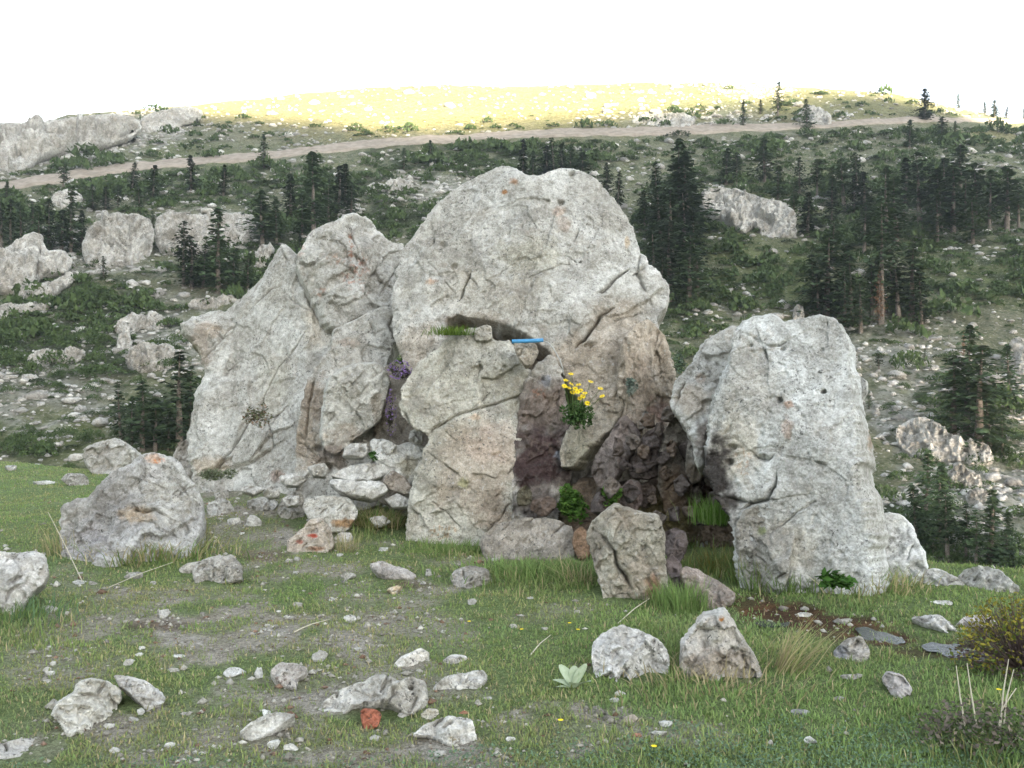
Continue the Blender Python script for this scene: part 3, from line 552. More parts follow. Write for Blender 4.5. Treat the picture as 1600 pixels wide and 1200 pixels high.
rock("boulder", "massive pale right hand boulder with a smooth face and two small holes",
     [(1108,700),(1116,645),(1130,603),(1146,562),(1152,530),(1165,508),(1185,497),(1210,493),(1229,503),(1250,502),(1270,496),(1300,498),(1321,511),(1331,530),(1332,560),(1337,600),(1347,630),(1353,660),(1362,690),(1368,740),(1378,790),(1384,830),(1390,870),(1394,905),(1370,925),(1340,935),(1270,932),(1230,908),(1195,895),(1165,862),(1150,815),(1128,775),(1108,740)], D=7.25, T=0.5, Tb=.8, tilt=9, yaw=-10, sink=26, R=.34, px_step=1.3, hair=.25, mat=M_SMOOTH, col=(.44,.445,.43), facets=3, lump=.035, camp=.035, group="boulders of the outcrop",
     cracks=[([(1146,562),(1138,580),(1125,600),(1118,625),(1108,650)],.03,.12),([(1205,545),(1215,550),(1228,548),(1240,540)],.02,.05),([(1203,548),(1210,565),(1212,580)],.018,.04),([(1297,503),(1298,520)],.018,.05),([(1190,710),(1205,722),(1215,725),(1225,715)],.026,.07),([(1230,740),(1225,765),(1215,785),(1190,790),(1172,800)],.026,.09),([(1215,785),(1235,782)],.02,.05),([(1283,727),(1295,730),(1303,735)],.02,.06),([(1152,780),(1170,785),(1190,790)],.03,.08),([(1325,548),(1330,558)],.02,.05),([(1240,870),(1243,890)],.02,.06),([(1303,890),(1300,910)],.02,.06)],
     holes=[(1232,635,5,.09),(1296,620,4.5,.09),(1160,705,8,.08),(1157,728,8,.08),(1210,720,6,.05),(1232,555,5,.03)],
     stains_and_shade=[(1150,700,40,60,(.38,.345,.28),.7),(1118,738,24,66,(.035,.03,.028),.97),(1132,788,24,28,(.05,.043,.04),.92),(1160,720,12,24,(.35,.22,.14),.6,5),(1232,631,8,7,(.33,.22,.16),.8),(1230,670,9,20,(.38,.29,.24),.7),(1170,620,40,60,(.40,.38,.34),.5),(1235,850,50,40,(.46,.43,.36),.5),(1182,540,30,30,(.40,.37,.32),.5,9),(1310,860,16,14,(.28,.27,.25),.5,5),(1360,690,4,20,(.42,.28,.18),.6)])  # near-black marks on the left flank paint the wet cavity's shade
rock("stone", "rounded knob sticking out of the right edge of the pale right boulder", [(1322,590),(1343,587),(1356,597),(1357,613),(1347,630),(1328,628)], D=7.75, T=.1, Tb=.12, sink=0, col=PALE, px_step=1.3)
rock("boulder", "pitted dark grey block at the lower left foot of the pale right boulder",
     [(1150,862),(1149,818),(1163,797),(1190,786),(1224,780),(1240,798),(1242,845),(1228,888),(1195,902),(1166,892)], D=7.08, T=.26, sink=14, col=(.31,.30,.27), lump=.13, group="boulders of the outcrop", stains_and_shade=[(1190,830,8,8,(.15,.22,.03),.5),(1165,850,30,50,(.17,.16,.14),.6,6)], cracks=[([(1215,785),(1205,810),(1195,830)],.03,.06)])
rock("boulder", "pale hump emerging behind the right edge of the pale right boulder", [(1335,850),(1355,812),(1380,802),(1408,803),(1426,820),(1436,846),(1447,868),(1452,887),(1420,897),(1395,908),(1340,905)], D=7.35, T=.36, R=.2, sink=12, mat=M_SMOOTH, col=PALE, lump=.07, group="boulders of the outcrop")
# ---- blocks in front of the spring
rock("boulder", "flat topped rectangular block lying before the wet basin", [(750,852),(753,838),(785,820),(820,813),(870,817),(894,829),(903,856),(900,876),(870,885),(812,887),(776,880),(754,866)], T=.3, D=8.2, R=.10, tilt=26, round_=0, facets=3, sink=10, col=(.27,.245,.21), lump=.06, camp=.08, stains_and_shade=[(830,840,60,18,(.37,.33,.28),.7),(760,865,16,24,(.17,.15,.13),.6,6),(830,882,70,12,(.13,.10,.07),.7)])
rock("boulder", "upright cracked block standing in front of the spring", [(917,845),(921,818),(945,797),(963,786),(992,797),(1030,803),(1038,830),(1041,880),(1047,915),(1030,937),(990,942),(952,932),(935,902),(926,872)], T=.32, tilt=6, sink=12, col=(.34,.32,.27), lump=.09, cracks=[([(947,836),(960,860),(965,880),(978,898),(988,918)],.03,.10)], stains_and_shade=[(970,810,40,18,(.30,.26,.21),.6),(1000,900,40,40,TAN,.6),(930,860,14,40,(.2,.17,.14),.6),(1020,920,14,24,(.27,.14,.08),.7)])
rock("rock", "tilted pinkish slab right of the upright cracked block", [(1060,895),(1070,888),(1092,892),(1128,912),(1152,930),(1130,946),(1100,952),(1078,935)], T=.16, tilt=30, sink=10, col=(.31,.265,.235))
rock("stone", "dark wet stone against the right side of the cracked block", [(1036,858),(1038,832),(1055,824),(1072,832),(1076,850),(1066,862),(1048,866)], D=7.5, T=.14, sink=8, col=(.12,.10,.095), px_step=1.3)
rock("stone", "purplish dark stone low between the cracked block and the tilted slab", [(1034,915),(1036,880),(1048,864),(1064,880),(1072,905),(1064,922)], D=6.95, T=.14, sink=10, col=(.15,.125,.12), px_step=1.3)
rock("stone", "little upright pointed grey stone in the grass of the basin", [(1086,856),(1089,838),(1098,829),(1106,842),(1107,856)], T=.05, sink=8, col=(.33,.33,.33), px_step=1.2)
rock("stone", "little rusty stone between the rectangular block and the cracked block", [(893,850),(897,830),(908,822),(920,832),(922,856),(905,862)], D=8.0, T=.1, sink=8, col=(.27,.18,.12), px_step=1.3)
# ---- stacked stones at the left foot
rock("stone", "white blocky stone, topmost of the stack left of the front boulder", [(577,692),(584,685),(600,686),(622,697),(632,692),(645,690),(668,702),(666,722),(652,742),(640,758),(610,750),(590,735),(582,712)], D=9.65, T=.2, R=.06, tilt=10, sink=6, col=(.56,.555,.525), px_step=1.3, stains_and_shade=[(640,730,20,20,(.36,.33,.25),.8)])
rock("stone", "flat whitish stone second from the top of the stack", [(516,745),(530,735),(548,727),(585,724),(610,730),(602,744),(575,753),(545,752)], D=9.5, T=.14, R=.035, tilt=20, sink=0, lump=.05, col=(.56,.555,.53), px_step=1.3)
rock("stone", "long white flagstone lying across the middle of the stack", [(513,754),(522,748),(560,754),(596,751),(608,768),(582,783),(555,779),(532,772)], D=9.3, T=.15, R=.035, tilt=20, sink=0, lump=.05, col=(.58,.575,.55), px_step=1.3)
rock("stone", "brownish grey wedge stone on the right of the stack", [(596,750),(612,734),(632,745),(645,762),(645,770),(632,774),(612,767)], D=9.4, T=.12, R=.05, sink=0, col=(.33,.285,.24), px_step=1.3)
rock("stone", "big angular block supporting the stack, with a rusty underside", [(472,795),(478,778),(500,774),(545,776),(562,802),(542,828),(515,830),(508,815),(484,815)], D=9.15, T=.2, R=.05, tilt=12, sink=4, col=(.46,.45,.41), px_step=1.3, stains_and_shade=[(540,818,26,8,(.32,.2,.1),.9)])
rock("stone", "pinkish stone painted with a red bar, lowest in front of the stack", [(447,846),(462,834),(475,824),(483,812),(503,808),(518,828),(524,852),(505,862),(475,862),(450,862)], T=.18, sink=8, col=(.47,.42,.36), px_step=1.2, stains_and_shade=[(488,837,8,4,(.50,.11,.07),1),(468,847,6,4,(.42,.16,.11),.8),(495,857,14,4,(.40,.24,.17),.8)])
rock("stone", "rounded pitted stone left of the stack", [(432,800),(440,780),(455,768),(472,770),(478,790),(474,808),(450,812)], T=.16, sink=8, col=(.40,.39,.36), px_step=1.3, holes=[(464,782,3,.06)])
rock("stone", "flat white stone under the rusty block of the stack", [(520,842),(530,832),(548,832),(552,842),(540,848)], T=.08, sink=6, col=(.42,.40,.37), px_step=1.2)
for px, py, w, h, l in [(455,758,46,20,"flat pale slab at the upper left of the stacked stones"),(497,745,40,20,"flat pale slab tucked behind the stack's white flagstone"),(556,716,46,26,"pale slab under the egg shaped boulder"),(606,708,26,20,"little pale slab left of the white blocky stone"),(425,778,34,18,"flat pale slab lowest on the left of the stack"),(622,795,40,24,"greyish slab in the shade right of the stack"),(592,822,34,18,"small slab in the straw right of the rusty block"),(455,790,30,16,"flat chip beside the rounded pitted stone"),(395,772,40,14,"thin slab on the bank left of the stack"),(650,690,24,20,"small pale block above the white blocky stone")]:
    k = 7; a = np.arange(k)/k*2*math.pi + rng.uniform(-.25, .25, k); rr = rng.uniform(.75, 1.15, k)
    rock("stone", l, [(px + w/2*math.cos(t)*q, py - h/2 + h/2*math.sin(t)*q) for t, q in zip(a, rr)], D=9.55 if py < 770 else 9.35, T=.13, R=.04, round_=0, tilt=18, sink=3, col=(.50, .49, .46), px_step=1.3, lump=.06)
# ---- left group
rock("boulder", "dark grey pitted boulder with an orange lichen spot, standing in the left meadow",
     [(95,835),(92,820),(98,790),(118,782),(140,775),(150,762),(165,750),(172,737),(190,730),(208,722),(222,710),(245,708),(270,715),(282,725),(292,745),(305,760),(316,785),(320,815),(316,850),(300,872),(250,880),(200,884),(160,886),(140,886),(112,872),(98,852)], D=8.35, T=.5, tilt=20, yaw=-14, sink=16, col=(.42,.415,.40), lump=.13, fine=.022, camp=.09, group="boulders in the left meadow",
     cracks=[([(210,790),(222,805),(235,808),(252,805),(270,815)],.03,.08),([(215,815),(205,825),(190,830)],.03,.06)],
     stains_and_shade=[(247,718,10,8,(.60,.20,.06),1,5),(240,716,14,8,(.5,.3,.18),.6),(170,800,60,50,(.29,.285,.28),.7),(215,803,30,14,(.42,.34,.25),.8),(270,770,50,50,(.43,.42,.38),.6),(130,850,40,30,(.31,.30,.31),.6)])
rock("boulder", "pale pyramid rock at the meadow edge behind the pitted boulder", [(128,714),(135,698),(155,690),(180,683),(200,692),(222,710),(230,730),(205,742),(160,738),(135,730)], D=15.8, T=.5, sink=8, col=(.44,.43,.40), lump=.1, group="boulders in the left meadow")
rock("boulder", "smooth pale boulder cut by the left edge of the photo", [(-60,955),(-60,880),(-20,862),(25,866),(55,863),(72,872),(78,900),(68,920),(48,932),(28,955),(-10,962)], T=.35, tilt=18, sink=14, col=(.46,.45,.43), lump=.05, group="boulders in the left meadow")
rock("stone", "pale block in the far left grass", [(94,750),(104,739),(130,740),(139,748),(138,759),(112,757)], T=.2, sink=5, col=(.46,.45,.44), px_step=1.2)
rock("rock", "grey brown lump in the gap between pitted boulder and leaning slab", [(268,722),(275,700),(290,685),(305,690),(312,735),(300,745),(280,742)], D=13.2, T=.3, sink=8, col=(.33,.31,.28), px_step=1.4)
rock("stone", "speckled hump of rock in the grass left of centre", [(300,892),(312,876),(338,868),(365,869),(379,884),(379,908),(342,913),(304,909)], T=.22, tilt=20, sink=6, col=(.43,.42,.39), lump=.16, fine=.02, px_step=1.2, stains_and_shade=[(340,890,40,24,(.2,.19,.18),.6,4)])
rock("stone", "low grey ledge trailing left of the speckled hump", [(278,890),(292,880),(316,876),(312,888),(290,897)], T=.08, sink=4, col=(.40,.38,.34), px_step=1.2)
rock("boulder", "white knobbly stone in the lower left foreground", [(80,1118),(90,1095),(113,1083),(121,1066),(140,1058),(165,1063),(188,1076),(191,1092),(182,1102),(186,1128),(172,1140),(145,1144),(110,1143),(95,1128)], T=.22, tilt=16, sink=10, col=(.52,.51,.47), lump=.15, fine=.016, px_step=1.2, group="stones in the foreground", cracks=[([(112,1083),(140,1084),(165,1085)],.02,.05)])
rock("stone", "elongated pale stone leaning behind the white knobbly stone", [(176,1054),(198,1056),(225,1062),(252,1080),(259,1093),(246,1113),(226,1106),(205,1091),(186,1074)], T=.16, tilt=20, sink=6, col=(.47,.46,.44), lump=.12, px_step=1.2, group="stones in the foreground")
rock("boulder", "grey ledge cut by the bottom left corner of the photo", [(-40,1195),(-10,1172),(22,1160),(60,1152),(84,1148),(90,1164),(110,1170),(118,1190),(112,1222),(-40,1222)], D=3.9, T=.14, tilt=42, sink=10, col=(.44,.43,.41), lump=.10, camp=.05, px_step=1.2, group="stones in the foreground", holes=[(68,1160,5,.05),(98,1186,4,.04)])
rock("stone", "mushroom shaped grey stone with a dark pitted patch", [(422,1052),(438,1038),(463,1036),(480,1044),(481,1056),(466,1062),(464,1082),(452,1078),(430,1070)], T=.12, tilt=34, sink=6, col=(.46,.44,.42), px_step=1.2, group="stones in the foreground", stains_and_shade=[(440,1062,14,8,(.2,.15,.14),.8,4)])
rock("boulder", "long low grey outcrop ridge in the centre foreground", [(488,1118),(508,1096),(548,1078),(585,1064),(608,1065),(626,1074),(640,1062),(665,1070),(670,1095),(664,1108),(640,1113),(600,1108),(560,1111),(520,1124)], T=.2, tilt=38, sink=8, col=(.40,.39,.36), lump=.1, px_step=1.2, group="stones in the foreground", holes=[(640,1085,6,.05),(527,1092,4,.04)], stains_and_shade=[(640,1085,9,6,(.06,.06,.06),.9,4)])
rock("stone", "low grey ledge continuing right of the long outcrop ridge", [(668,1076),(698,1058),(735,1050),(754,1046),(763,1058),(750,1078),(720,1081),(690,1082)], T=.12, tilt=35, sink=6, col=(.42,.41,.38), lump=.12, px_step=1.2, group="stones in the foreground")
rock("stone", "brick red stone, the only red one in the foreground", [(562,1112),(568,1107),(582,1107),(597,1115),(593,1131),(578,1136),(567,1138)], T=.06, tilt=12, sink=4, col=(.36,.135,.085), px_step=1.0, lump=.05, group="stones in the foreground")
rock("boulder", "white stepped ledge right of the brick red stone", [(644,1152),(664,1132),(690,1122),(716,1120),(736,1126),(743,1150),(748,1166),(726,1172),(700,1166),(670,1152)], T=.15, tilt=34, sink=6, col=(.50,.49,.46), lump=.12, px_step=1.2, group="stones in the foreground", stains_and_shade=[(710,1156,10,7,(.25,.2,.08),.8,4)])
rock("stone", "cream flat stone behind the white stepped ledge", [(656,1118),(668,1108),(685,1109),(686,1116),(664,1124)], T=.05, sink=3, col=(.50,.47,.40), px_step=1.0, group="stones in the foreground")
rock("stone", "whitish split slab in the lower foreground left of the red stone", [(371,1152),(400,1132),(430,1118),(448,1120),(463,1126),(440,1141),(395,1161)], T=.1, tilt=40, sink=4, col=(.47,.46,.43), px_step=1.2, group="stones in the foreground", cracks=[([(400,1142),(420,1130)],.015,.04)])
rock("stone", "pale wedge stone in mid foreground, larger of a pair", [(610,1042),(628,1026),(655,1013),(671,1020),(671,1036),(650,1041),(625,1044)], T=.12, tilt=32, sink=6, col=(.50,.48,.44), lump=.14, px_step=1.2, group="stones in the foreground")
rock("stone", "pale flat stone in mid foreground, smaller of a pair", [(691,1032),(706,1022),(728,1024),(733,1034),(722,1038),(696,1038)], T=.1, tilt=16, sink=5, col=(.49,.47,.44), px_step=1.2, group="stones in the foreground")
rock("stone", "brownish flat slab in the central grass", [(576,882),(596,876),(622,886),(652,900),(645,908),(604,906),(588,896)], T=.12, tilt=35, sink=4, col=(.36,.335,.31), px_step=1.2)
rock("stone", "dark speckled stone in grass before the front boulder", [(703,900),(712,890),(735,884),(762,890),(769,912),(735,920),(710,914)], T=.16, tilt=20, sink=5, col=(.33,.315,.29), px_step=1.2, lump=.13, stains_and_shade=[(735,912,26,8,(.14,.13,.12),.7,4)])
rock("boulder", "rounded white boulder in the right foreground grass", [(926,1040),(924,1018),(930,1000),(946,985),(970,977),(1000,984),(1034,1004),(1047,1026),(1041,1060),(988,1066),(936,1061)], T=.26, tilt=14, sink=12, col=(.57,.57,.56), lump=.07, px_step=1.2, group="stones in the foreground", stains_and_shade=[(970,1005,50,26,(.38,.39,.40),.5,10)], holes=[(1020,1003,3,.04),(965,1022,3,.03),(958,1052,4,.05),(1008,1055,4,.05)])
rock("boulder", "wedge shaped boulder with an orange lichen dot on its pointed top", [(1062,1040),(1064,1000),(1078,980),(1095,958),(1130,947),(1142,962),(1160,995),(1181,1025),(1203,1054),(1190,1066),(1130,1066),(1075,1061)], T=.27, tilt=10, sink=12, col=(.42,.40,.37), lump=.09, px_step=1.2, group="stones in the foreground", stains_and_shade=[(1127,966,5,5,(.50,.22,.06),1),(1120,1040,70,26,(.33,.28,.23),.7),(1120,955,26,10,PALE,.8)], cracks=[([(1085,975),(1105,980),(1120,978)],.02,.04)])
rock("stone", "two toned grey stone beside the puddle", [(1299,1022),(1320,1001),(1345,992),(1361,1020),(1352,1033),(1325,1031)], T=.13, sink=6, col=(.40,.38,.35), px_step=1.2, stains_and_shade=[(1312,1020,14,12,(.25,.26,.29),.8)])
rock("stone", "plain rounded stone in grass, lower right of the puddle", [(1376,1062),(1390,1050),(1411,1055),(1426,1076),(1422,1091),(1400,1086)], T=.11, sink=6, col=(.38,.36,.35), px_step=1.2)
rock("stone", "long pale flat stone in the right meadow", [(1421,966),(1450,960),(1476,965),(1497,985),(1482,993),(1440,979)], T=.16, tilt=35, sink=5, col=(.46,.45,.43), px_step=1.2)
rock("stone", "pale stone half hidden by the thorn bush", [(1486,982),(1512,962),(1550,961),(1560,980),(1500,990)], T=.18, tilt=25, sink=5, col=(.45,.42,.40), px_step=1.2)
rock("boulder", "left one of two pale rocks on the brink of the right meadow", [(1416,908),(1440,890),(1460,887),(1482,895),(1502,906),(1520,920),(1480,926),(1430,920)], T=.22, D=7.15, tilt=20, sink=8, col=PALE, lump=.12)
rock("boulder", "right one of two pale rocks on the brink of the right meadow", [(1496,904),(1508,888),(1538,886),(1566,895),(1580,908),(1594,922),(1590,932),(1532,926)], T=.24, D=7.05, tilt=20, sink=8, col=PALE, lump=.12)
SM = [(258,966,22,15,"small bright white stone alone in the left grass",PALE),(78,958,27,13,"small white stone just right of the cut off boulder",PALE),(124,915,28,9,"flat pale stone in dry grass before the pitted boulder",PALE),
 (211,906,34,13,"flat grey stone left of the speckled hump",GREY),(220,1119,13,13,"tiny white stone beside the white knobbly stone",PALE),(272,1052,22,9,"pale stone, lower of two near the knobbly stone",LIGHT),(280,1029,26,7,"thin flat stone above another near the knobbly stone",PALE),(202,1042,23,13,"pale grey stone above the white knobbly stone",LIGHT),
 (367,1059,38,17,"pale broad stone left of the mushroom shaped stone",PALE),(405,1061,16,19,"upright white stone touching a broad pale stone",PALE),(500,1036,27,20,"pale slanted stone right of the mushroom shaped stone",LIGHT),(416,1119,16,12,"small white stone above the split slab",PALE),
 (670,902,22,14,"small pale stone between brown slab and speckled stone",GREY),(621,930,32,14,"small stone with a tan end in central grass",(.45,.37,.26)),(738,946,18,11,"small whitish stone in grass below the rectangular block",LIGHT),(545,906,30,11,"pitted grey stone left of the brownish slab",GREY),
 (547,972,22,12,"pale stone on gravel in the centre left",PALE),(466,950,18,10,"small grey stone in grass left of the gravel track",GREY),(520,940,14,7,"little pale stone by the gravel track",LIGHT),(1335,1066,50,14,"narrow flat grey stone below the two toned stone",GREY),(1251,1118,36,11,"dark flat slate in the right grass",(.25,.25,.26)),(1311,1096,18,9,"small half buried grey stone in the right grass",GREY),
 (1472,946,42,8,"flush pale rock strip in the right meadow",PALE),(1268,1164,26,14,"small whitish stone in the thyme mat",PALE),(1204,1166,14,10,"tiny grey stone left of the whitish one in the thyme mat",GREY),(1040,1136,28,10,"small white stone in sparse grass, lower centre right",PALE),(985,1132,26,16,"small tan grey stone on the bare patch, lower centre right",(.40,.36,.31)),(933,1110,14,8,"tiny grey stone below the pale leaf rosette",GREY),
 (395,828,26,24,"upright grey stone in rubble left of the stack",LIGHT),(365,820,28,11,"flat white stone in rubble left of the stack",PALE),(410,800,48,26,"broken grey stone in the rubble below the leaning slab",LIGHT),(345,808,44,30,"pale jagged stone right of the pitted boulder",LIGHT),(352,782,40,14,"flat stone at the foot of the leaning slab",LIGHT),
 (600,862,22,7,"thin bleached stone in grass left of the front boulder",PALE),(586,1158,18,10,"small white stone below the red stone",PALE),(725,1118,18,8,"flat reddish stone fragment right of the cream stone",(.33,.16,.11)),(430,1172,26,18,"broken white stone in gravel at the bottom",PALE),(455,1176,26,14,"second broken white stone in gravel at the bottom",LIGHT),(340,905,30,6,"low pinkish ledge right of the speckled hump",(.4,.33,.29)),(18,735,22,9,"small pale stone at the far left meadow edge",PALE),(70,758,40,7,"flat pale stone left of the pale block",PALE),(1030,1150,26,10,"small dull stone near the white one, lower centre right",GREY),(995,1153,18,8,"small pinkish stone on bare soil, lower centre right",(.36,.2,.14)),(1225,955,20,9,"small dark stone in the rusty seep",DARK),(1255,965,24,9,"pale stone in the rusty seep",LIGHT),(1320,975,30,9,"grey stone at the end of the rusty seep",GREY)]
def small_stone(px, py, w, h, label, col):
    k = 9; a = np.sort(rng.uniform(0, 2*math.pi, k) * .35 + np.arange(k)/k*2*math.pi * .82 + .3)
    rr = rng.uniform(.8, 1.1, k); pts = [(px + w/2*math.cos(t)*q, py - h/2 + h/2*math.sin(t)*q) for t, q in zip(a, rr)]
    D = ground_hit(px, py); T = 0.5*min(w, 2.2*h)*D/F*0.8
    rock("stone", label, pts, T=T, tilt=28 if w > 2.2*h else 14, sink=0.35*h, col=tuple(np.array(col)*rng.uniform(.9, 1.08)), px_step=max(0.7, min(1.1, h/12)), lump=.14, camp=.12, fine=.004, facets=7, group="small loose stones in the meadow")
for s_ in SM: small_stone(*s_)
for _ in range(70):
    px, py = rng.uniform(-10, 1000), rng.uniform(830, 1190)
    if rng.uniform() < .45: px, py = rng.uniform(320, 560), rng.uniform(770, 900)
    w = rng.uniform(8, 20)*(.6 + (py - 780)/600); small_stone(px, py, w, w*rng.uniform(.35, .65), "little pale loose stone half sunk in the left foreground turf", LIGHT)
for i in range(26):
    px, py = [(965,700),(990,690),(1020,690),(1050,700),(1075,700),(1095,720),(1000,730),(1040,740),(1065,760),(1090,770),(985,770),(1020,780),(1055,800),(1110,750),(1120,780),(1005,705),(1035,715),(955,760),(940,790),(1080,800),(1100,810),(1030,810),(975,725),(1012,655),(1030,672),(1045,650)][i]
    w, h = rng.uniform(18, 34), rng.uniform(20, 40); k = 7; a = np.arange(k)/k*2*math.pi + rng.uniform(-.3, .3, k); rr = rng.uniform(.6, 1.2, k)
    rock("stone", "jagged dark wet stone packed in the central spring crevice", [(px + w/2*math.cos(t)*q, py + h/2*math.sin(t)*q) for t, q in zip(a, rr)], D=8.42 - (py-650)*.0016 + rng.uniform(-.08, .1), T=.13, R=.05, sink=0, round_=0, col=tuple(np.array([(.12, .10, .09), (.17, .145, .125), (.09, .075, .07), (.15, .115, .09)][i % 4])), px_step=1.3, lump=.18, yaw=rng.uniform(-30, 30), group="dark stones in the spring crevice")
# more jumbled wet rocks inside the basin
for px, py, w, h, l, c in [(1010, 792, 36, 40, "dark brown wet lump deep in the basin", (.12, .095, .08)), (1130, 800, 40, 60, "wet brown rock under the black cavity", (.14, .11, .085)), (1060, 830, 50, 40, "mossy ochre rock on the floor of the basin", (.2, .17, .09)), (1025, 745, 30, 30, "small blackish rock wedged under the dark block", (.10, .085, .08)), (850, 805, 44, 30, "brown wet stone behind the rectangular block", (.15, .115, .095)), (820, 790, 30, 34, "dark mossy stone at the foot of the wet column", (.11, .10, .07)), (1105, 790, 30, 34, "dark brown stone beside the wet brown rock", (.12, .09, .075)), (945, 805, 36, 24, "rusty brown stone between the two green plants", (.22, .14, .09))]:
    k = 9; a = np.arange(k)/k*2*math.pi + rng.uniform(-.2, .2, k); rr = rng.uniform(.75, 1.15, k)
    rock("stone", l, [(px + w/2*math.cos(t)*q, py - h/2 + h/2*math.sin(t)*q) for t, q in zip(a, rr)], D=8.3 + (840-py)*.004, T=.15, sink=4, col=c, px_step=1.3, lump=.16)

# ---- outcrops on the far hillside
def outcrop(label, pts, T=4, **k):
    T = T*.42
    kk = dict(hill=True, px_step=1.5, cat="rock outcrop", group="outcrops on the far hillside", col=(.37, .362, .335), streak=.14, lump=.14, camp=.42, cell=.16, rough=.022, tilt=34, sink=12, facets=5, fine=.05); kk.update(k)
    rock("rock_outcrop", label, pts, T=T, **kk)
outcrop("pale rounded cliff among firs at the left, level with the pointed block", [(128,395),(134,365),(150,345),(180,334),(215,334),(235,345),(242,365),(236,395),(225,410),(190,412),(165,418),(140,410)], 6, streak=.12)
outcrop("blocky cliff at the left photo edge below firs", [(-40,440),(-30,395),(10,390),(30,372),(50,362),(66,366),(72,392),(100,390),(112,405),(108,425),(60,435),(45,460),(0,452)], 6, streak=.05, camp=.3)
outcrop("low bedded ledge under the blocky left cliff", [(28,460),(40,448),(75,444),(105,430),(120,436),(95,455),(60,470),(35,472)], 3, streak=.0, camp=.3)
outcrop("long streaked cliff band left of the pointed block", [(245,385),(243,345),(262,335),(300,338),(330,332),(365,334),(396,334),(398,350),(392,385),(380,400),(340,402),(300,398),(270,400)], 5, streak=.22)
outcrop("small pale cliff touching the outline of the leaning slab", [(400,416),(398,396),(408,386),(422,380),(430,390),(420,404),(410,416)], 4)
outcrop("white knob of rock behind the pointed block", [(524,345),(530,330),(545,322),(562,320),(566,332),(556,345)], 3)
outcrop("fluted grey cliff between firs right of the summit boulder", [(1088,318),(1100,302),(1125,296),(1160,300),(1190,312),(1225,318),(1243,335),(1244,358),(1225,362),(1205,370),(1190,368),(1180,352),(1160,358),(1135,350),(1110,340)], 6, streak=.22)
outcrop("large shaded limestone bluff below the ridge at far left", [(-60,262),(-40,205),(0,196),(50,195),(100,186),(140,180),(180,178),(215,185),(222,200),(205,215),(170,225),(120,232),(70,245),(30,258)], 8, streak=.14, camp=.6, cell=.1, lump=.12, rough=.008, px_step=1.6, tilt=42, sink=22)
outcrop("sunlit white crag on the ridge right of the shaded bluff", [(216,196),(225,182),(245,176),(270,172),(300,168),(318,176),(312,188),(285,195),(265,200),(240,204)], 4, px_step=1.3, camp=.3, rough=.008, tilt=40, sink=16)
outcrop("upper ribbed ledge left of the leaning slab", [(176,512),(186,500),(206,492),(226,494),(240,489),(262,502),(268,514),(240,516),(222,511),(205,520),(188,516)], 3, streak=.2)
outcrop("lower ribbed ledge left of the leaning slab", [(196,562),(205,545),(226,536),(244,542),(262,536),(281,555),(284,572),(262,580),(236,574),(214,580)], 3, streak=.2)
outcrop("thin grey ledge in scrub at the left photo edge", [(-20,488),(6,474),(30,477),(58,470),(84,478),(70,488),(40,490),(10,496)], 2, px_step=1.3)
outcrop("thin grey ledge in scrub under the wood behind the pointed block", [(292,478),(306,466),(330,468),(352,461),(374,468),(362,478),(330,482)], 2, px_step=1.3)
outcrop("narrow stepped ledge on the left scree slope", [(40,560),(60,548),(90,552),(118,546),(136,556),(120,566),(84,564),(58,570)], 2, px_step=1.3)
outcrop("white tapered crag on the far slope left of the leaning slab", [(182,545),(186,520),(194,500),(204,520),(206,550),(195,558)], 2, px_step=1.3)
outcrop("pillar of grey rock at the right photo edge", [(1566,580),(1570,555),(1580,536),(1592,528),(1610,540),(1625,575),(1600,585)], 3, streak=.22)
outcrop("broken pale rock band right of the big right boulder, upper", [(1400,690),(1402,668),(1420,655),(1445,652),(1465,660),(1482,678),(1500,690),(1520,690),(1548,700),(1552,715),(1520,722),(1470,715),(1430,712)], 3, streak=.25)
outcrop("broken pale rock band beyond the meadow on the right, lower", [(1478,752),(1482,735),(1500,728),(1520,735),(1536,752),(1530,768),(1500,768)], 2)
outcrop("flat white boulder on scree at the lower right", [(1508,778),(1512,768),(1530,764),(1542,772),(1538,786),(1520,788)], 1.2)
outcrop("small rock shelf above the blocky left cliff", [(78,312),(92,300),(112,298),(130,306),(126,322),(100,326)], 3, px_step=1.3)
outcrop("rock hump just above the dirt road, right of centre", [(1240,190),(1248,176),(1262,168),(1284,170),(1300,182),(1296,194),(1262,196)], 5, px_step=1.3)
outcrop("grey slab field above the dirt road, centre right", [(985,190),(1000,180),(1040,176),(1070,178),(1088,186),(1070,196),(1030,198)], 3, px_step=1.3)
outcrop("pale boulder cluster on scree above the notch left of the summit boulder", [(600,292),(610,282),(625,278),(642,284),(646,296),(628,302),(610,300)], 3, px_step=1.3)
outcrop("grey standing stone behind the right boulder's top", [(1236,500),(1240,482),(1248,474),(1256,482),(1258,500)], 1.5, px_step=1.2)

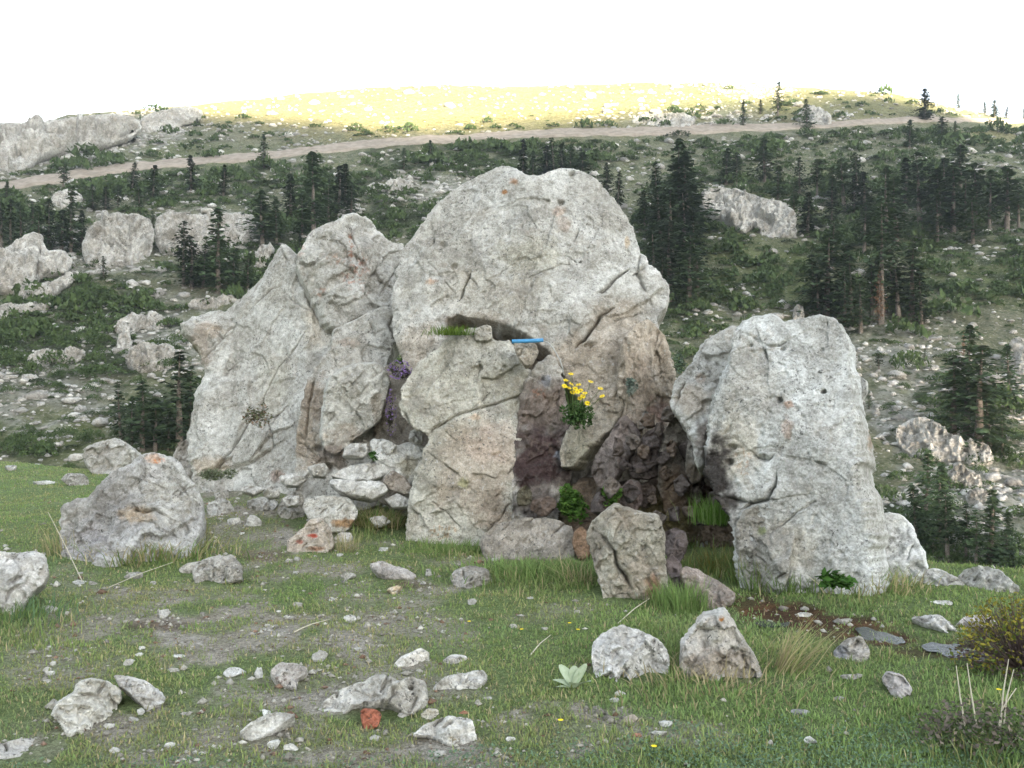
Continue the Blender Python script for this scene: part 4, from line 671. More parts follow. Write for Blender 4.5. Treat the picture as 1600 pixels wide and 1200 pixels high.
# ------------------------------------------------------------------ vegetation helpers
def blades(P, h, w, ang, lean, col, tipcol=None, curve=0.35):
    N = len(P); h = np.broadcast_to(h, N); w = np.broadcast_to(w, N); lean = np.broadcast_to(lean, N)
    d = np.stack([np.cos(ang), np.sin(ang), np.zeros(N)], -1); s = np.stack([-np.sin(ang), np.cos(ang), np.zeros(N)], -1)
    up = np.array([0, 0, 1.0]); hz = np.sqrt(np.clip(1 - lean**2, 0.05, 1))
    m = P + up*(h*hz*0.58)[:, None] + d*(h*lean*curve)[:, None]; t = P + up*(h*hz)[:, None] + d*(h*lean)[:, None]
    V = np.stack([P - s*w[:, None]*.5, P + s*w[:, None]*.5, m - s*w[:, None]*.42, m + s*w[:, None]*.42, t], 1).reshape(-1, 3)
    b = np.arange(N)[:, None]*5
    tc = col if tipcol is None else tipcol
    C = np.stack([col*.85, col*.85, (col+tc)/2, (col+tc)/2, tc], 1).reshape(-1, 3)
    return V, b + np.array([0, 1, 3, 2]), b + np.array([2, 3, 4]), C
def merge(parts):
    V, Q, T, C = [], [], [], []; o = 0
    for v, q, t, c in parts:
        V.append(v); Q.append(q + o); T.append(t + o); C.append(c); o += len(v)
    return np.concatenate(V), np.concatenate(Q), np.concatenate(T), np.concatenate(C)
def in_rock(x, y, k=0.9):
    m = np.zeros(len(x), bool)
    for rx, ry, a, b in gh: m |= (((x-rx)/(a*k))**2 + ((y-ry)/(max(b, .02)*k))**2) < 1
    return m
G_FRESH = np.array([0.195, 0.29, 0.092]); G_OLIVE = np.array([0.285, 0.295, 0.12]); G_STRAW = np.array([0.42, 0.36, 0.20]); G_BLUE = np.array([0.14, 0.225, 0.115]); G_DARK = np.array([0.095, 0.165, 0.05])

def sample_ground(n, d0=3.2, d1=19.5, pw=0.6, wide=None):
    u = rng.uniform(0, 1, n); e = 1 - pw
    D = (d0**e + u*(d1**e - d0**e))**(1/e); px = rng.uniform(-150, 1750, n) if wide is None else np.where(rng.uniform(0, 1, n) < .5, rng.uniform(-wide, -150, n), rng.uniform(1750, 1600 + wide, n)); x = (px - CX)/F*D
    ok = D < np.interp(px, _ex, _ey) + 0.6
    return x[ok], D[ok]
def build_grass():
    x, y = sample_ground(400000); x2, y2 = sample_ground(220000, wide=1150); x, y = np.concatenate([x, x2]), np.concatenate([y, y2])
    px, py, gr, mud, lo, wa = masks(x, y)
    pn = fbm(x*1.6, y*1.6, 21.0, 3); pb = fbm(x*5, y*5, 31.0, 2)
    right = sstep(760, 1000, px)
    dens = (0.85 + 0.25*right + 0.9*pn + 0.8*pb) * (1 - 0.88*np.clip(gr*1.15, 0, 1)) * (1 - 0.95*mud) * (1 - wa)
    keep = (rng.uniform(0, 1, len(x)) < np.clip(dens, 0.10, 1)) & ~in_rock(x, y)
    x, y, px, lo, gr, pn, pb, right = [a[keep] for a in (x, y, px, lo, gr, pn, pb, right)]
    N = len(x); z = ground(x, y) - .004; D = y
    h = rng.lognormal(-3.85, .38, N)*(0.75 + 0.5*np.clip(pb + .4, 0, 1.2)) * (1 + .25*right); h *= 1 + 0.6*lo
    w = (0.0032 + 0.0007*D)*rng.uniform(.7, 1.3, N)
    f = rng.uniform(0, 1, N); k = np.clip(0.42 - 0.25*right + 0.9*fbm(x*.8, y*.8, 41.0, 3) + 0.5*gr, 0, 1)
    col = G_FRESH + (G_OLIVE - G_FRESH)*np.clip(k + rng.normal(0, .25, N), 0, 1)[:, None]
    bl = np.clip(fbm(x*1.1, y*1.1, 51.0, 3)*1.6 , 0, 1)
    col = col + (G_BLUE - col)*(bl*.55)[:, None]; col = col + (G_DARK - col)*(lo*.35)[:, None]
    st = f < (0.07 + 0.16*np.clip(k, 0, 1)*(1-right)); col[st] = G_STRAW*rng.uniform(.75, 1.05, st.sum())[:, None]
    col *= rng.uniform(.75, 1.2, N)[:, None]
    A = blades(np.stack([x, y, z], -1), h, w, rng.uniform(0, 2*math.pi, N), rng.uniform(.25, .85, N), col, col*1.15)
    # longer grass at the feet of the rocks and by the seep
    x, y = sample_ground(170000, 4.2, 12, .3); px, py, gr, mud, lo, wa = masks(x, y)
    keep = (rng.uniform(0, 1, len(x)) < lo*(0.55 + 0.6*fbm(x*4, y*4, 3.0, 2))*0.55*(1-wa)) & ~in_rock(x, y, .8); x, y, lo = x[keep], y[keep], lo[keep]
    N = len(x); col = G_FRESH*.9 + (G_OLIVE - G_FRESH)*rng.uniform(0, 1, N)[:, None]*.7; col *= rng.uniform(.7, 1.15, N)[:, None]
    st = rng.uniform(0, 1, N) < .08; col[st] = G_STRAW*.9
    B = blades(np.stack([x, y, ground(x, y) - .01], -1), rng.uniform(.06, .17, N)*(.5+.6*lo), 0.0035 + 0.0006*y, rng.uniform(0, 2*math.pi, N), rng.uniform(.2, .8, N), col, col*1.2)
    V, Q, T, C = merge([A, B])
    tag(mk("grass", V, Q, T, mat=M_GRASS, col=C), kind='stuff')
build_grass()

# clover and thyme leaves low in the right foreground
def leaf_cards(P, size, col, flat=0.6, jit=1.0):
    N = len(P); size = np.broadcast_to(size, N)
    n = rng.normal(size=(N, 3)); n[:, 2] = np.abs(n[:, 2]) + flat*2; n /= np.linalg.norm(n, axis=1)[:, None]
    a = rng.normal(size=(N, 3)); a -= (a*n).sum(1)[:, None]*n; a /= np.linalg.norm(a, axis=1)[:, None]; b = np.cross(n, a)
    s = size[:, None]
    V = np.stack([P - a*s*.55, P + b*s*.33 + a*s*.05, P + a*s*.6 + n*s*.12, P - b*s*.33 + a*s*.05], 1).reshape(-1, 3)
    q = np.arange(N)[:, None]*4 + np.arange(4)
    return V, q, np.zeros((0, 3), int), np.repeat(col, 4, 0)
def build_thyme():
    x, y = sample_ground(80000, 3.3, 5.2, .2); px, py, *_ = masks(x, y)
    m = blob(px, py, [(1300, 1185, 330, 45, .9), (1000, 1190, 220, 26, .6), (1240, 990, 60, 24, .5), (760, 1190, 120, 20, .5), (985, 1200, 900, 14, .4)], .5)
    k = (rng.uniform(0, 1, len(x)) < m*.65) & ~in_rock(x, y, .95); x, y = x[k], y[k]; N = len(x)
    col = np.array([0.14, 0.215, 0.125])*rng.uniform(.7, 1.3, N)[:, None]
    V, q, t, c = leaf_cards(np.stack([x, y, ground(x, y) + rng.uniform(.004, .03, N)], -1), rng.uniform(.009, .018, N), col)
    tag(mk("thyme_mat", V, q, mat=M_GRASS, col=c), kind='stuff')
build_thyme()

_oct = np.array([[1,0,0],[-1,0,0],[0,1,0],[0,-1,0],[0,0,1],[0,0,-1]], float); _of = np.array([[0,2,4],[2,1,4],[1,3,4],[3,0,4],[2,0,5],[1,2,5],[3,1,5],[0,3,5]])
def _sub(V, Fc):
    V = [tuple(v) for v in V]; idx = {v: i for i, v in enumerate(V)}; out = []
    def mid(a, b):
        m = (np.array(V[a]) + np.array(V[b])); m = tuple(np.round(m/np.linalg.norm(m), 6))
        if m not in idx: idx[m] = len(V); V.append(m)
        return idx[m]
    for a, b, c in Fc:
        ab, bc, ca = mid(a, b), mid(b, c), mid(c, a); out += [[a, ab, ca], [ab, b, bc], [ca, bc, c], [ab, bc, ca]]
    return np.array(V), np.array(out)
_o2, _of2 = _sub(_oct, _of)
def lumps(P, size, col, base, faces, flat=.7, rough=.28):
    N, k = len(P), len(base); d = base[None]*(1 + rng.uniform(-rough, rough, (N, k, 1)))
    sc = np.stack([rng.uniform(.75, 1.35, N), rng.uniform(.7, 1.2, N), flat*rng.uniform(.6, 1.2, N)], -1)*size[:, None]
    d = d*sc[:, None]; a = rng.uniform(0, 2*math.pi, N); ca, sa = np.cos(a)[:, None], np.sin(a)[:, None]
    V = np.stack([d[..., 0]*ca - d[..., 1]*sa, d[..., 0]*sa + d[..., 1]*ca, d[..., 2]], -1) + P[:, None]
    t = (np.arange(N)*k)[:, None, None] + faces[None]
    return V.reshape(-1, 3), t.reshape(-1, 3), np.repeat(col, k, 0)
def build_gravel():
    x, y = sample_ground(110000, 3.3, 14, .2); px, py, gr, mud, lo, wa = masks(x, y)
    k = rng.uniform(0, 1, len(x)) < np.clip(gr*0.30*(0.5 + 1.6*np.clip(fbm(x*3, y*3, 61., 3) + .2, 0, 1)) + 0.004 + 0.06*mud, 0, 1)
    x, y = x[k], y[k]; N = len(x); s = np.clip(rng.lognormal(-4.75, .55, N), .003, .035)*(0.8 + y*.05)
    col = np.array([.44, .42, .37])*rng.uniform(.55, 1.2, N)[:, None]; br = rng.uniform(0, 1, N) < .16; col[br] = np.array([.26, .17, .12])*rng.uniform(.7, 1.2, br.sum())[:, None]
    V, t, c = lumps(np.stack([x, y, ground(x, y) + s*.25], -1), s, col, _oct, _of)
    tag(mk("gravel", V, tris=t, mat=M_ROCK, col=c), kind='stuff')
build_gravel()

# ------------------------------------------------------------------ hillside cover
def hill_mask(x, D):
    P = np.stack([x, D, hill_z(CX + F*x/D, D)], -1); px, py = pix(P); return P, px, py
def off_road(px, py):
    rp = np.interp(px, [r[0] for r in ROAD], [r[1] for r in ROAD]); return (py < rp - 6) | (py > rp + 12)
def build_scree():
    n = 75000; D = rng.uniform(60, 376, n)**1.0; px = rng.uniform(-160, 1760, n); x = (px - CX)/F*D
    P, px, py = hill_mask(x, D); m = 0.26 + blob(px, py, SCREE, .4)*0.9 - blob(px, py, GRASSY, .3)*0.16; m *= 0.35 + 1.5*np.clip(fbm(x/9, D/9, 71., 4) + .25, 0, 1.2)
    k = (rng.uniform(0, 1, n) < m*0.75) & off_road(px, py); P, D = P[k], D[k]; N = len(P)
    s = np.clip(rng.lognormal(-1.25, .55, N), .10, 1.5); s = s*(0.6 + D/300)
    col = np.array([.42, .412, .385])*rng.uniform(.6, 1.15, N)[:, None]
    V, t, c = lumps(P + np.array([0, 0, .1])*s[:, None], s, col, _o2, _of2, .65)
    tag(mk("scree", V, tris=t, mat=M_FAR, col=c), kind='stuff')
build_scree()
M_SCRUB = leaf_material("juniper_leaf", (0.028, 0.047, 0.017), (0.066, 0.094, 0.034), .15, .8)
def clump(n, w, h, s):
    th = rng.uniform(0, 2*math.pi, n); r = np.sqrt(rng.uniform(0, 1, n)); zz = np.sqrt(np.clip(1 - r**2, 0, 1))*rng.uniform(.45, 1.05, n)
    lob = 1 + .3*np.sin(th*3 + rng.uniform(0, 6)) * r
    P = np.stack([np.cos(th)*r*w*lob, np.sin(th)*r*w*lob, zz*h], -1)
    V, q, t, c = leaf_cards(P, rng.uniform(.6, 1.3, n)*s, np.ones((n, 3)), .3); return V, q
def build_scrub():
    protos = [clump(75, 1, .45, .33) for _ in range(10)]; near = [clump(300, 1, .5, .15) for _ in range(10)]
    n = 27000; D = rng.uniform(62, 372, n); px = rng.uniform(-160, 1760, n); x = (px - CX)/F*D
    P, px, py = hill_mask(x, D); m = 0.06 + blob(px, py, SCRUB, .4)*.75 - blob(px, py, [(700, 150, 500, 45, 1), (1180, 430, 70, 50, 1)], .2)*.07
    m *= 0.25 + 1.7*np.clip(fbm(x/13, D/13, 81., 3) + .3, 0, 1.2)
    k = (rng.uniform(0, 1, n) < m) & off_road(px, py); P = P[k]; D = D[k]; N = len(P); s = rng.lognormal(.16, .45, N)*(.62 + D/400)
    V, Q = [], []; o = 0
    for i in range(N):
        v, q = (near if D[i] < 135 else protos)[i % 10]; a = rng.uniform(0, 6.28); c_, s_ = math.cos(a), math.sin(a)
        vv = np.stack([v[:, 0]*c_ - v[:, 1]*s_, v[:, 0]*s_ + v[:, 1]*c_, v[:, 2]*rng.uniform(.8, 2.2)], -1)*s[i] + P[i]
        V.append(vv); Q.append(q + o); o += len(v)
    tag(mk("juniper_scrub", np.concatenate(V), np.concatenate(Q), mat=M_SCRUB), kind='stuff')
    print("scrub", N)
build_scrub()

# ------------------------------------------------------------------ firs
M_FIR = leaf_material("fir_needles", (0.029, 0.050, 0.023), (0.065, 0.098, 0.041), .12, 1.2)
M_FIRDRY = leaf_material("dry_needles", (0.13, 0.075, 0.04), (0.20, 0.12, 0.07), .15, 1.2)
nb = NT("fir_bark"); M_BARK = nb.out(nb.mix(nb.ramp(nb.noise(nb.objco(), 9, 4), .3, .7), (0.08, 0.065, 0.05), (0.20, 0.175, 0.145)))
def fir_crown(H=10.0, W=2.0, base=.1, sparse=1.0, shape=.85, card=.38, seed=0):
    rg = np.random.default_rng(seed); P, A, S_ = [], [], []
    nt = 26
    for i in range(nt):
        f = base + (1-base)*(i + rg.uniform(-.3, .3))/nt; f = min(max(f, base), .985); L0 = W*((1 - f)**shape)*(0.55 + .6*rg.uniform()) + .12
        L0 *= 0.75 + 0.4*sstep(base, base + .2, f)
        for b in range(int(rg.integers(5, 10))):
            if rg.uniform() > sparse: continue
            th = rg.uniform(0, 2*math.pi); L = L0*rg.uniform(.4, 1.3); dr = rg.uniform(-.05, .5); m = max(3, int(L/.20))
            for j in range(m):
                u = (j + rg.uniform(.2, 1))/m; r = u*L; ww = (1-u)*.22*L + .08
                P.append((math.cos(th)*r + rg.normal()*ww*.6, math.sin(th)*r + rg.normal()*ww*.6, f*H - dr*r + .16*r*u + rg.normal()*.09)); A.append(th); S_.append(card*(1.05 - .35*u)*rg.uniform(.75, 1.3))
    P = np.array(P); A = np.array(A) + rg.normal(0, .45, len(P)); s = np.array(S_)[:, None]; n = len(P)
    d = np.stack([np.cos(A), np.sin(A), rg.normal(-.25, .25, n)], -1); b = np.stack([-np.sin(A), np.cos(A), rg.normal(0, .5, n)], -1)
    V = np.stack([P - d*s*.55, P + b*s*.36, P + d*s*.75, P - b*s*.36], 1).reshape(-1, 3)
    return V, np.arange(n)[:, None]*4 + np.arange(4)
def tube(pts, rad, k=7):
    pts = np.array(pts, float); V = []; n = len(pts)
    for i, p in enumerate(pts):
        t = pts[min(i+1, n-1)] - pts[max(i-1, 0)]; t /= np.linalg.norm(t) + 1e-9
        a = np.cross(t, [0.31, 0.95, 0.1]); a /= np.linalg.norm(a); b = np.cross(t, a)
        for j in range(k): th = 2*math.pi*j/k; V.append(p + rad[i]*(math.cos(th)*a + math.sin(th)*b))
    q = [[i*k + j, i*k + (j+1) % k, (i+1)*k + (j+1) % k, (i+1)*k + j] for i in range(n-1) for j in range(k)]
    return np.array(V), np.array(q)
def fir_proto(i):
    par = [dict(W=2.1), dict(W=1.7, shape=.75), dict(W=2.5, sparse=.85), dict(W=2.2, base=.22, shape=.6, sparse=.9), dict(W=1.5, shape=.9), dict(W=2.6, base=.04, shape=.9), dict(W=2.0, base=.3, shape=.5, sparse=.7), dict(W=1.9, base=.12, shape=.65, sparse=.8)][i]
    V, q = fir_crown(seed=i + 5, **par)
    tv, tq = tube([(0, 0, -.6), (.03, 0, 3), (-.04, .05, 6), (0, 0, 9.6)], [.22, .17, .10, .02])
    return (V, q), (tv, tq)
PROTO = []
for i in range(8):
    (v, q), (tv, tq) = fir_proto(i)
    c = mk("crown", v, q, mat=M_FIR); t = mk("trunk", tv, tq, mat=M_BARK, smooth=True); PROTO.append((t, c))
_used = set()
def put_fir(px, top, bot, proto, label, wide=1.0, dry=False, group="firs on the far hillside", name="fir_tree", cat="fir tree"):
    P = hpt(px, bot); H = (bot - top)/F*P[1]*1.08
    e = empty(name, P - np.array([0, 0, .2]), label, cat, group); k = H/10.0
    e.scale = (k*wide, k*wide, k); e.rotation_euler = (rng.normal(0, .035), rng.normal(0, .035), rng.uniform(0, 6.28))
    for src in PROTO[proto]:
        o = src if src.name not in _used else src.copy()
        if src.name in _used: scn.collection.objects.link(o)
        _used.add(src.name) if o is src else None
        o.parent = e
        if dry and src is PROTO[proto][1]:
            o.data = o.data.copy(); o.data.materials[0] = M_FIRDRY
    return e
BANDS = {
 "on the right skyline": [(1445,140,188),(1497,147,172),(1539,155,174),(1554,157,184),(1572,166,183),(1599,162,181)],
 "above the dirt road": [(207,203,223),(413,213,262),(308,184,197),(1161,159,198),(1188,157,178),(1215,129,181),(1261,156,201)],
 "just below the dirt road at left": [(10,284,323),(98,255,299),(145,289,329),(165,292,330),(184,290,332),(206,254,299),(238,260,316),(219,290,330),(299,245,302),(349,259,306),(540,259,330),(631,232,269),(672,221,262)],
 "around the left cliffs": [(60,330,400),(128,330,390),(3,320,392),(17,316,404),(34,319,390),(51,316,363),(76,313,394),(96,330,398),(111,296,400),(199,343,387),(240,330,372),(260,350,385),(162,400,437)],
 "in the wood behind the pointed block": [(287,350,447),(300,372,452),(341,330,458),(317,384,450),(364,390,452),(386,398,455),(410,302,390),(432,310,380),(454,275,343),(472,302,370),(491,243,380),(513,282,356),(530,262,336),(469,366,400),(548,290,350)],
 "below, left of the leaning slab": [(189,599,690),(206,620,700),(223,600,704),(243,625,707),(263,640,703),(280,555,705),(296,575,680),(199,504,535)],
 "behind the summit boulder's top": [(910,240,300),(855,230,290),(965,270,330),(817,221,289),(832,240,292),(867,218,292),(880,224,290),(891,228,289),(948,255,302)],
 "in the dense row right of the summit boulder": [(1038,300,420),(1070,300,420),(1085,330,430),(1030,400,480),(1028,258,345),(1033,300,400),(1050,300,440),(1060,228,380),(1067,240,370),(1080,250,395),(1045,350,470),(1075,370,480),(1022,360,440),(1092,390,470),(1008,300,360)],
 "on the open slope right of the summit": [(1215,262,320),(1300,295,372),(1240,290,350),(1134,235,289),(1151,240,288),(1195,221,284),(1249,248,302),(1276,252,309),(1300,262,320),(1320,252,330),(1335,275,335),(1262,302,370),(1421,189,232),(1472,184,222),(1492,191,225)],
 "in the upper right wood": [(1340,240,300),(1415,250,330),(1465,300,380),(1480,250,330),(1500,230,300),(1520,300,380),(1352,270,340),(1378,300,372),(1387,265,387),(1401,280,385),(1438,245,356),(1455,260,355),(1470,268,362),(1489,262,363),(1508,275,360),(1526,259,360),(1546,270,362),(1573,265,360),(1592,285,358)],
 "in the group above the pale right boulder": [(1280,430,505),(1300,340,420),(1320,420,515),(1395,360,450),(1350,320,400),(1272,400,490),(1290,370,500),(1312,385,500),(1330,395,510),(1345,440,520),(1424,385,500),(1440,420,510),(1405,410,505),(1362,410,500)],
 "on the low scree at far right": [(1580,540,640),(1480,770,880),(1374,548,580),(1445,545,565),(1358,610,640),(1445,707,835),(1465,725,850),(1435,760,870),(1546,768,890),(1509,790,880),(1570,800,880),(1525,800,890),(1570,715,727),(1490,560,690),(1528,545,705),(1548,600,710),(1566,650,715)],
}
ORD = "first second third fourth fifth sixth seventh eighth ninth tenth eleventh twelfth thirteenth fourteenth fifteenth sixteenth seventeenth eighteenth nineteenth twentieth".split()
for where, lst in BANDS.items():
    lst = sorted(lst); n = len(lst)
    for i, (px, top, bot) in enumerate(lst):
        hgt = bot - top; sz = "small" if hgt < 36 else ("medium" if hgt < 75 else "tall")
        pos = "leftmost" if i == 0 else ("rightmost" if i == n-1 else ORD[i] + " from left")
        put_fir(px, top, bot, int(rng.integers(0, 8)) if hgt > 30 else int(rng.choice([0, 1, 4, 5])), f"{sz} dark fir {where}, {pos}", wide=rng.uniform(1.3, 2.1), group="firs on the far hillside")
put_fir(1377, 320, 505, 6, "tallest fir above the right boulder, with a reddish dead trunk section", 1.1)
put_fir(1509, 515, 695, 3, "tall ragged fir with a browning top on the right scree", 1.3)
put_fir(1374, 420, 508, 7, "reddish brown dead fir in the tall group above the right boulder", .8, dry=True)
put_fir(1505, 516, 560, 7, "browned dry fir top poking out on the right scree", .6, dry=True)
# individual junipers that stand out
JN = [(120,500),(60,520),(20,540),(90,470),(160,470),(230,430),(150,650),(75,700),(115,700),(30,700),(240,640),(170,440),(60,600),(330,300),(420,290),(180,300),(480,300),(700,260),(760,255),(800,240),(930,225),(1000,235),(980,250),(1060,215),(1100,225),(1180,240),(1230,230),(1290,225),(1340,205),(1380,215),(1120,430),(1150,450),(1090,455),(1200,330),(1250,420),(1230,380),(1430,400),(1480,450),(1530,470),(1560,400),(1590,430),(1500,380),(1420,560),(1470,560),(1390,590),(1540,580),(1360,700),(1420,800),(1590,690),(1440,620),(620,320),(650,340),(600,345),(660,365),(1050,500),(1080,505),(1110,500),(1150,480),(1300,330),(1370,250)]
PJ = [mk("juniper_shrub", *clump(420, 1, .6, .14), mat=M_SCRUB) for _ in range(5)]
for i, (px, py) in enumerate(JN):
    P = hpt(px, py); o = PJ[i % 5] if i < 5 else PJ[i % 5].copy()
    if i >= 5: scn.collection.objects.link(o)
    s = rng.uniform(13, 24)/F*P[1]; o.location = P; o.scale = (s, s*.9, s*rng.uniform(.5, .8)); o.rotation_euler = (0, 0, rng.uniform(0, 6.28))
    tag(o, "low dark green juniper cushion among pale stones on the far slope", "shrub", "juniper cushions on the far slope")

# ------------------------------------------------------------------ spring, flowers, tufts
# blue pipe end with its pale hose
pd = 8.74
def at(px, py, D): return ray(px, py)*D + np.array([0, 0, EYE])
pr = empty("water_pipe", at(800, 533, pd), "bright blue plastic pipe laid across the front boulder, pale hose trailing from it", "pipe")
M_BLUE = plain("blue_plastic", (0.055, 0.25, 0.46), .4, .5); M_HOSE = plain("pale_hose", (0.38, 0.38, 0.35), .5, .5); M_DARKIN = plain("pipe_inside", (0.02, 0.02, 0.025), .9, .1)
a, b = at(800, 533.5, pd), at(849, 531.5, pd - .02); r = 0.0195; ax = b - a
def ring_tube(pts, rad, k=20):
    V, q = tube(pts, rad, k); return V, q
V, q = tube([a, a + ax*.5 + np.array([0, 0, -.002]), b, b, a + ax*.02, a + ax*.02], [r, r, r, r*.82, r*.82, .001], 20)
mk("tube", V - np.array(pr.location), q, mat=M_BLUE, parent=pr, smooth=True)
hp = [at(847, 532, pd), at(856, 535, pd-.03), at(864, 543, pd-.07), at(870, 553, pd-.10), at(875, 563, pd-.12), at(879, 575, pd-.12), at(881, 586, pd-.06)]
V, q = tube(hp, [.0065]*7, 10); mk("hose", V - np.array(pr.location), q, mat=M_HOSE, parent=pr, smooth=True)

def wblades(n, c, spread, h, w, lean, cols, up=1.0):
    P = np.zeros((n, 3)); P[:, :2] = rng.normal(0, spread, (n, 2)); ci = rng.integers(0, len(cols), n); col = np.array(cols)[ci]*rng.uniform(.75, 1.2, n)[:, None]
    hh = rng.uniform(h*.45, h, n); ang = np.arctan2(P[:, 1], P[:, 0]) + rng.normal(0, .9, n)
    return blades(P, hh, w, ang, rng.uniform(lean*.3, lean, n), col, col*1.15)
def tuft(px, py, label, n=220, spread=.07, h=.28, w=.006, lean=.8, cols=(G_FRESH, G_OLIVE), direction=None, D=None, name="grass_tuft", wd=1.0):
    P = gpt(px, py) if D is None else at(px, py, D)
    V, Q, T, C = wblades(n, None, spread, h, w, lean, cols)
    V[:, 0] *= wd
    if direction is not None: V = V + np.array(direction)[None]*(V[:, 2:3]/h)**1.2*h
    o = mk(name, V, Q, T, mat=M_GRASS, col=C); o.location = P + np.array([0, 0, -.01]); return tag(o, label, "grass tuft")
DRY = (G_STRAW, G_STRAW*.8, G_OLIVE); MIXD = (G_FRESH, G_OLIVE, G_STRAW)
tuft(225, 868, "large olive grass tuft at the foot of the pitted boulder", 900, .20, .24, .007, .8, MIXD, wd=1.7)
tuft(300, 850, "tall straw coloured tuft at the right side of the pitted boulder", 260, .07, .34, .006, .5, DRY)
tuft(100, 862, "thin dry grass tuft left of the pitted boulder", 160, .12, .3, .005, .6, DRY)
tuft(585, 822, "matted dry straw tuft hanging under the white flagstone", 520, .13, .30, .006, .95, MIXD, wd=1.5)
tuft(540, 862, "wispy straw tuft beside the rusty block of the stack", 90, .06, .26, .005, .8, DRY)
tuft(900, 912, "straw stalks leaning left in the gap by the cracked block", 60, .05, .36, .005, .95, (G_STRAW,), (-.3, -.1, 0))
tuft(1110, 1072, "flattened dead straw patch before the two foreground boulders", 260, .16, .15, .004, .98, (G_STRAW*.95, G_STRAW*.75), wd=1.8)
tuft(1225, 1048, "straw tuft leaning right in the wet grass by the seep", 130, .05, .48, .005, .7, (G_STRAW*.9, G_OLIVE), (.55, 0, -.35))
tuft(1188, 915, "big arching green tuft at the foot of the pitted grey block", 620, .10, .36, .007, .75, (G_FRESH, G_FRESH*.8, G_OLIVE))
tuft(1125, 890, "yellow green sedge tuft right of the cracked block", 520, .12, .26, .006, .75, (G_OLIVE, G_FRESH, (.28, .24, .07)))
tuft(1115, 815, "bright green grass tuft under the black cavity", 320, .08, .30, .006, .5, (G_FRESH, (.10, .2, .03)), D=7.75)
tuft(1245, 922, "dark green tuft at the foot of the pale right boulder", 420, .13, .22, .006, .7, (G_FRESH*.8, G_FRESH), wd=1.5)
tuft(1362, 925, "straw and green tuft at the right corner of the pale right boulder", 380, .13, .24, .006, .9, MIXD, wd=1.6)
tuft(1065, 950, "dense green tuft right below the cracked block", 460, .10, .26, .006, .7, (G_FRESH*.85, G_FRESH))
tuft(700, 862, "dark green fringe of grass under the front boulder", 420, .16, .15, .005, .6, (G_FRESH*.8, G_FRESH), wd=1.8)
tuft(840, 898, "dark green fringe of grass under the rectangular block", 620, .18, .16, .005, .7, (G_FRESH*.75, G_FRESH), wd=2)
tuft(25, 962, "lush grass tuft at the foot of the cut off boulder", 420, .14, .16, .005, .7, (G_FRESH*.9, G_BLUE), wd=1.6)
tuft(1560, 1185, "rough dark green tuft in the bottom right corner", 380, .12, .13, .005, .8, (G_FRESH*.8, G_BLUE, G_OLIVE), wd=1.3)
tuft(708, 522, "green grass growing under the overhang of the summit boulder", 260, .07, .13, .006, .7, ((.10, .17, .03), (.14, .2, .04)), D=9.15, wd=1.6)

# leafy plants
def herb(px, py, D, w, h, n, size, cols, label, name="leafy_plant", cat="plant", flat=.4, mat=None, parts="leaves"):
    P = at(px, py, D) if D else gpt(px, py)
    e = empty(name, P, label, cat)
    nb_ = 7; cb = rng.uniform(-1, 1, (nb_, 3))*np.array([.62, .5, .6]); rb = rng.uniform(.3, .62, nb_); bi = rng.integers(0, nb_, n)
    q = rng.normal(size=(n, 3)); q /= np.linalg.norm(q, axis=1)[:, None]; q *= rng.uniform(.3, 1.1, n)[:, None]**.5
    q = cb[bi] + q*rb[bi][:, None]
    q = q*np.array([w/2, min(w, h)*.35, h/2]) + np.array([0, 0, h/2])
    col = np.array(cols)[rng.integers(0, len(cols), n)]*rng.uniform(.65, 1.25, n)[:, None]
    V, Q, t, c = leaf_cards(q, rng.uniform(.7, 1.3, n)*size, col, flat); mk(parts, V, Q, mat=M_GRASS, parent=e, col=c); return e
BRIGHT = ((.085, .175, .032), (.12, .22, .045), (.06, .125, .025))
herb(897, 815, 8.52, .34, .44, 1000, .045, BRIGHT, "bright green leafy plant growing under the dark wet column")
herb(956, 792, 8.22, .22, .2, 380, .042, BRIGHT, "smaller bright green leafy plant right of the bigger one, in the basin")
herb(1190, 835, 7.15, .10, .12, 90, .03, ((.14, .22, .03), (.2, .26, .04)), "yellow green sprig growing on the pitted grey block")
herb(1310, 925, 6.25, .28, .16, 160, .07, ((.05, .12, .025), (.07, .16, .03)), "broad leaved dark green plant at the foot of the pale right boulder")
herb(582, 718, 9.35, .12, .10, 90, .04, ((.07, .14, .04),), "small green sprout above the white flat stone of the stack")
herb(342, 755, 10.4, .5, .22, 900, .03, ((.22, .25, .16), (.26, .29, .18), (.17, .21, .11)), "grey green cushion plant at the foot of the leaning slab", "cushion_plant", flat=.8)
herb(402, 672, 10.35, .34, .32, 260, .04, ((.17, .17, .10), (.12, .13, .07), (.22, .15, .10)), "wiry brownish shrublet rooted in the slab's diagonal crack", "shrublet")
herb(987, 612, 8.65, .12, .16, 120, .035, ((.17, .22, .18), (.2, .25, .2)), "grey green tuft of leaves on the ribbed rock face", "cushion_plant")
herb(1060, 585, 8.3, .14, .2, 160, .03, ((.17, .22, .16), (.12, .17, .1)), "grey green plant in the notch left of the right boulder", "cushion_plant")
herb(630, 572, 9.75, .2, .12, 160, .03, ((.09, .15, .04), (.12, .18, .06)), "green tuft above the purple flowers", "cushion_plant")
herb(1078, 660, 8.05, .1, .06, 50, .03, ((.08, .18, .03),), "tiny fern sprig above the grey block of the basin", "fern")
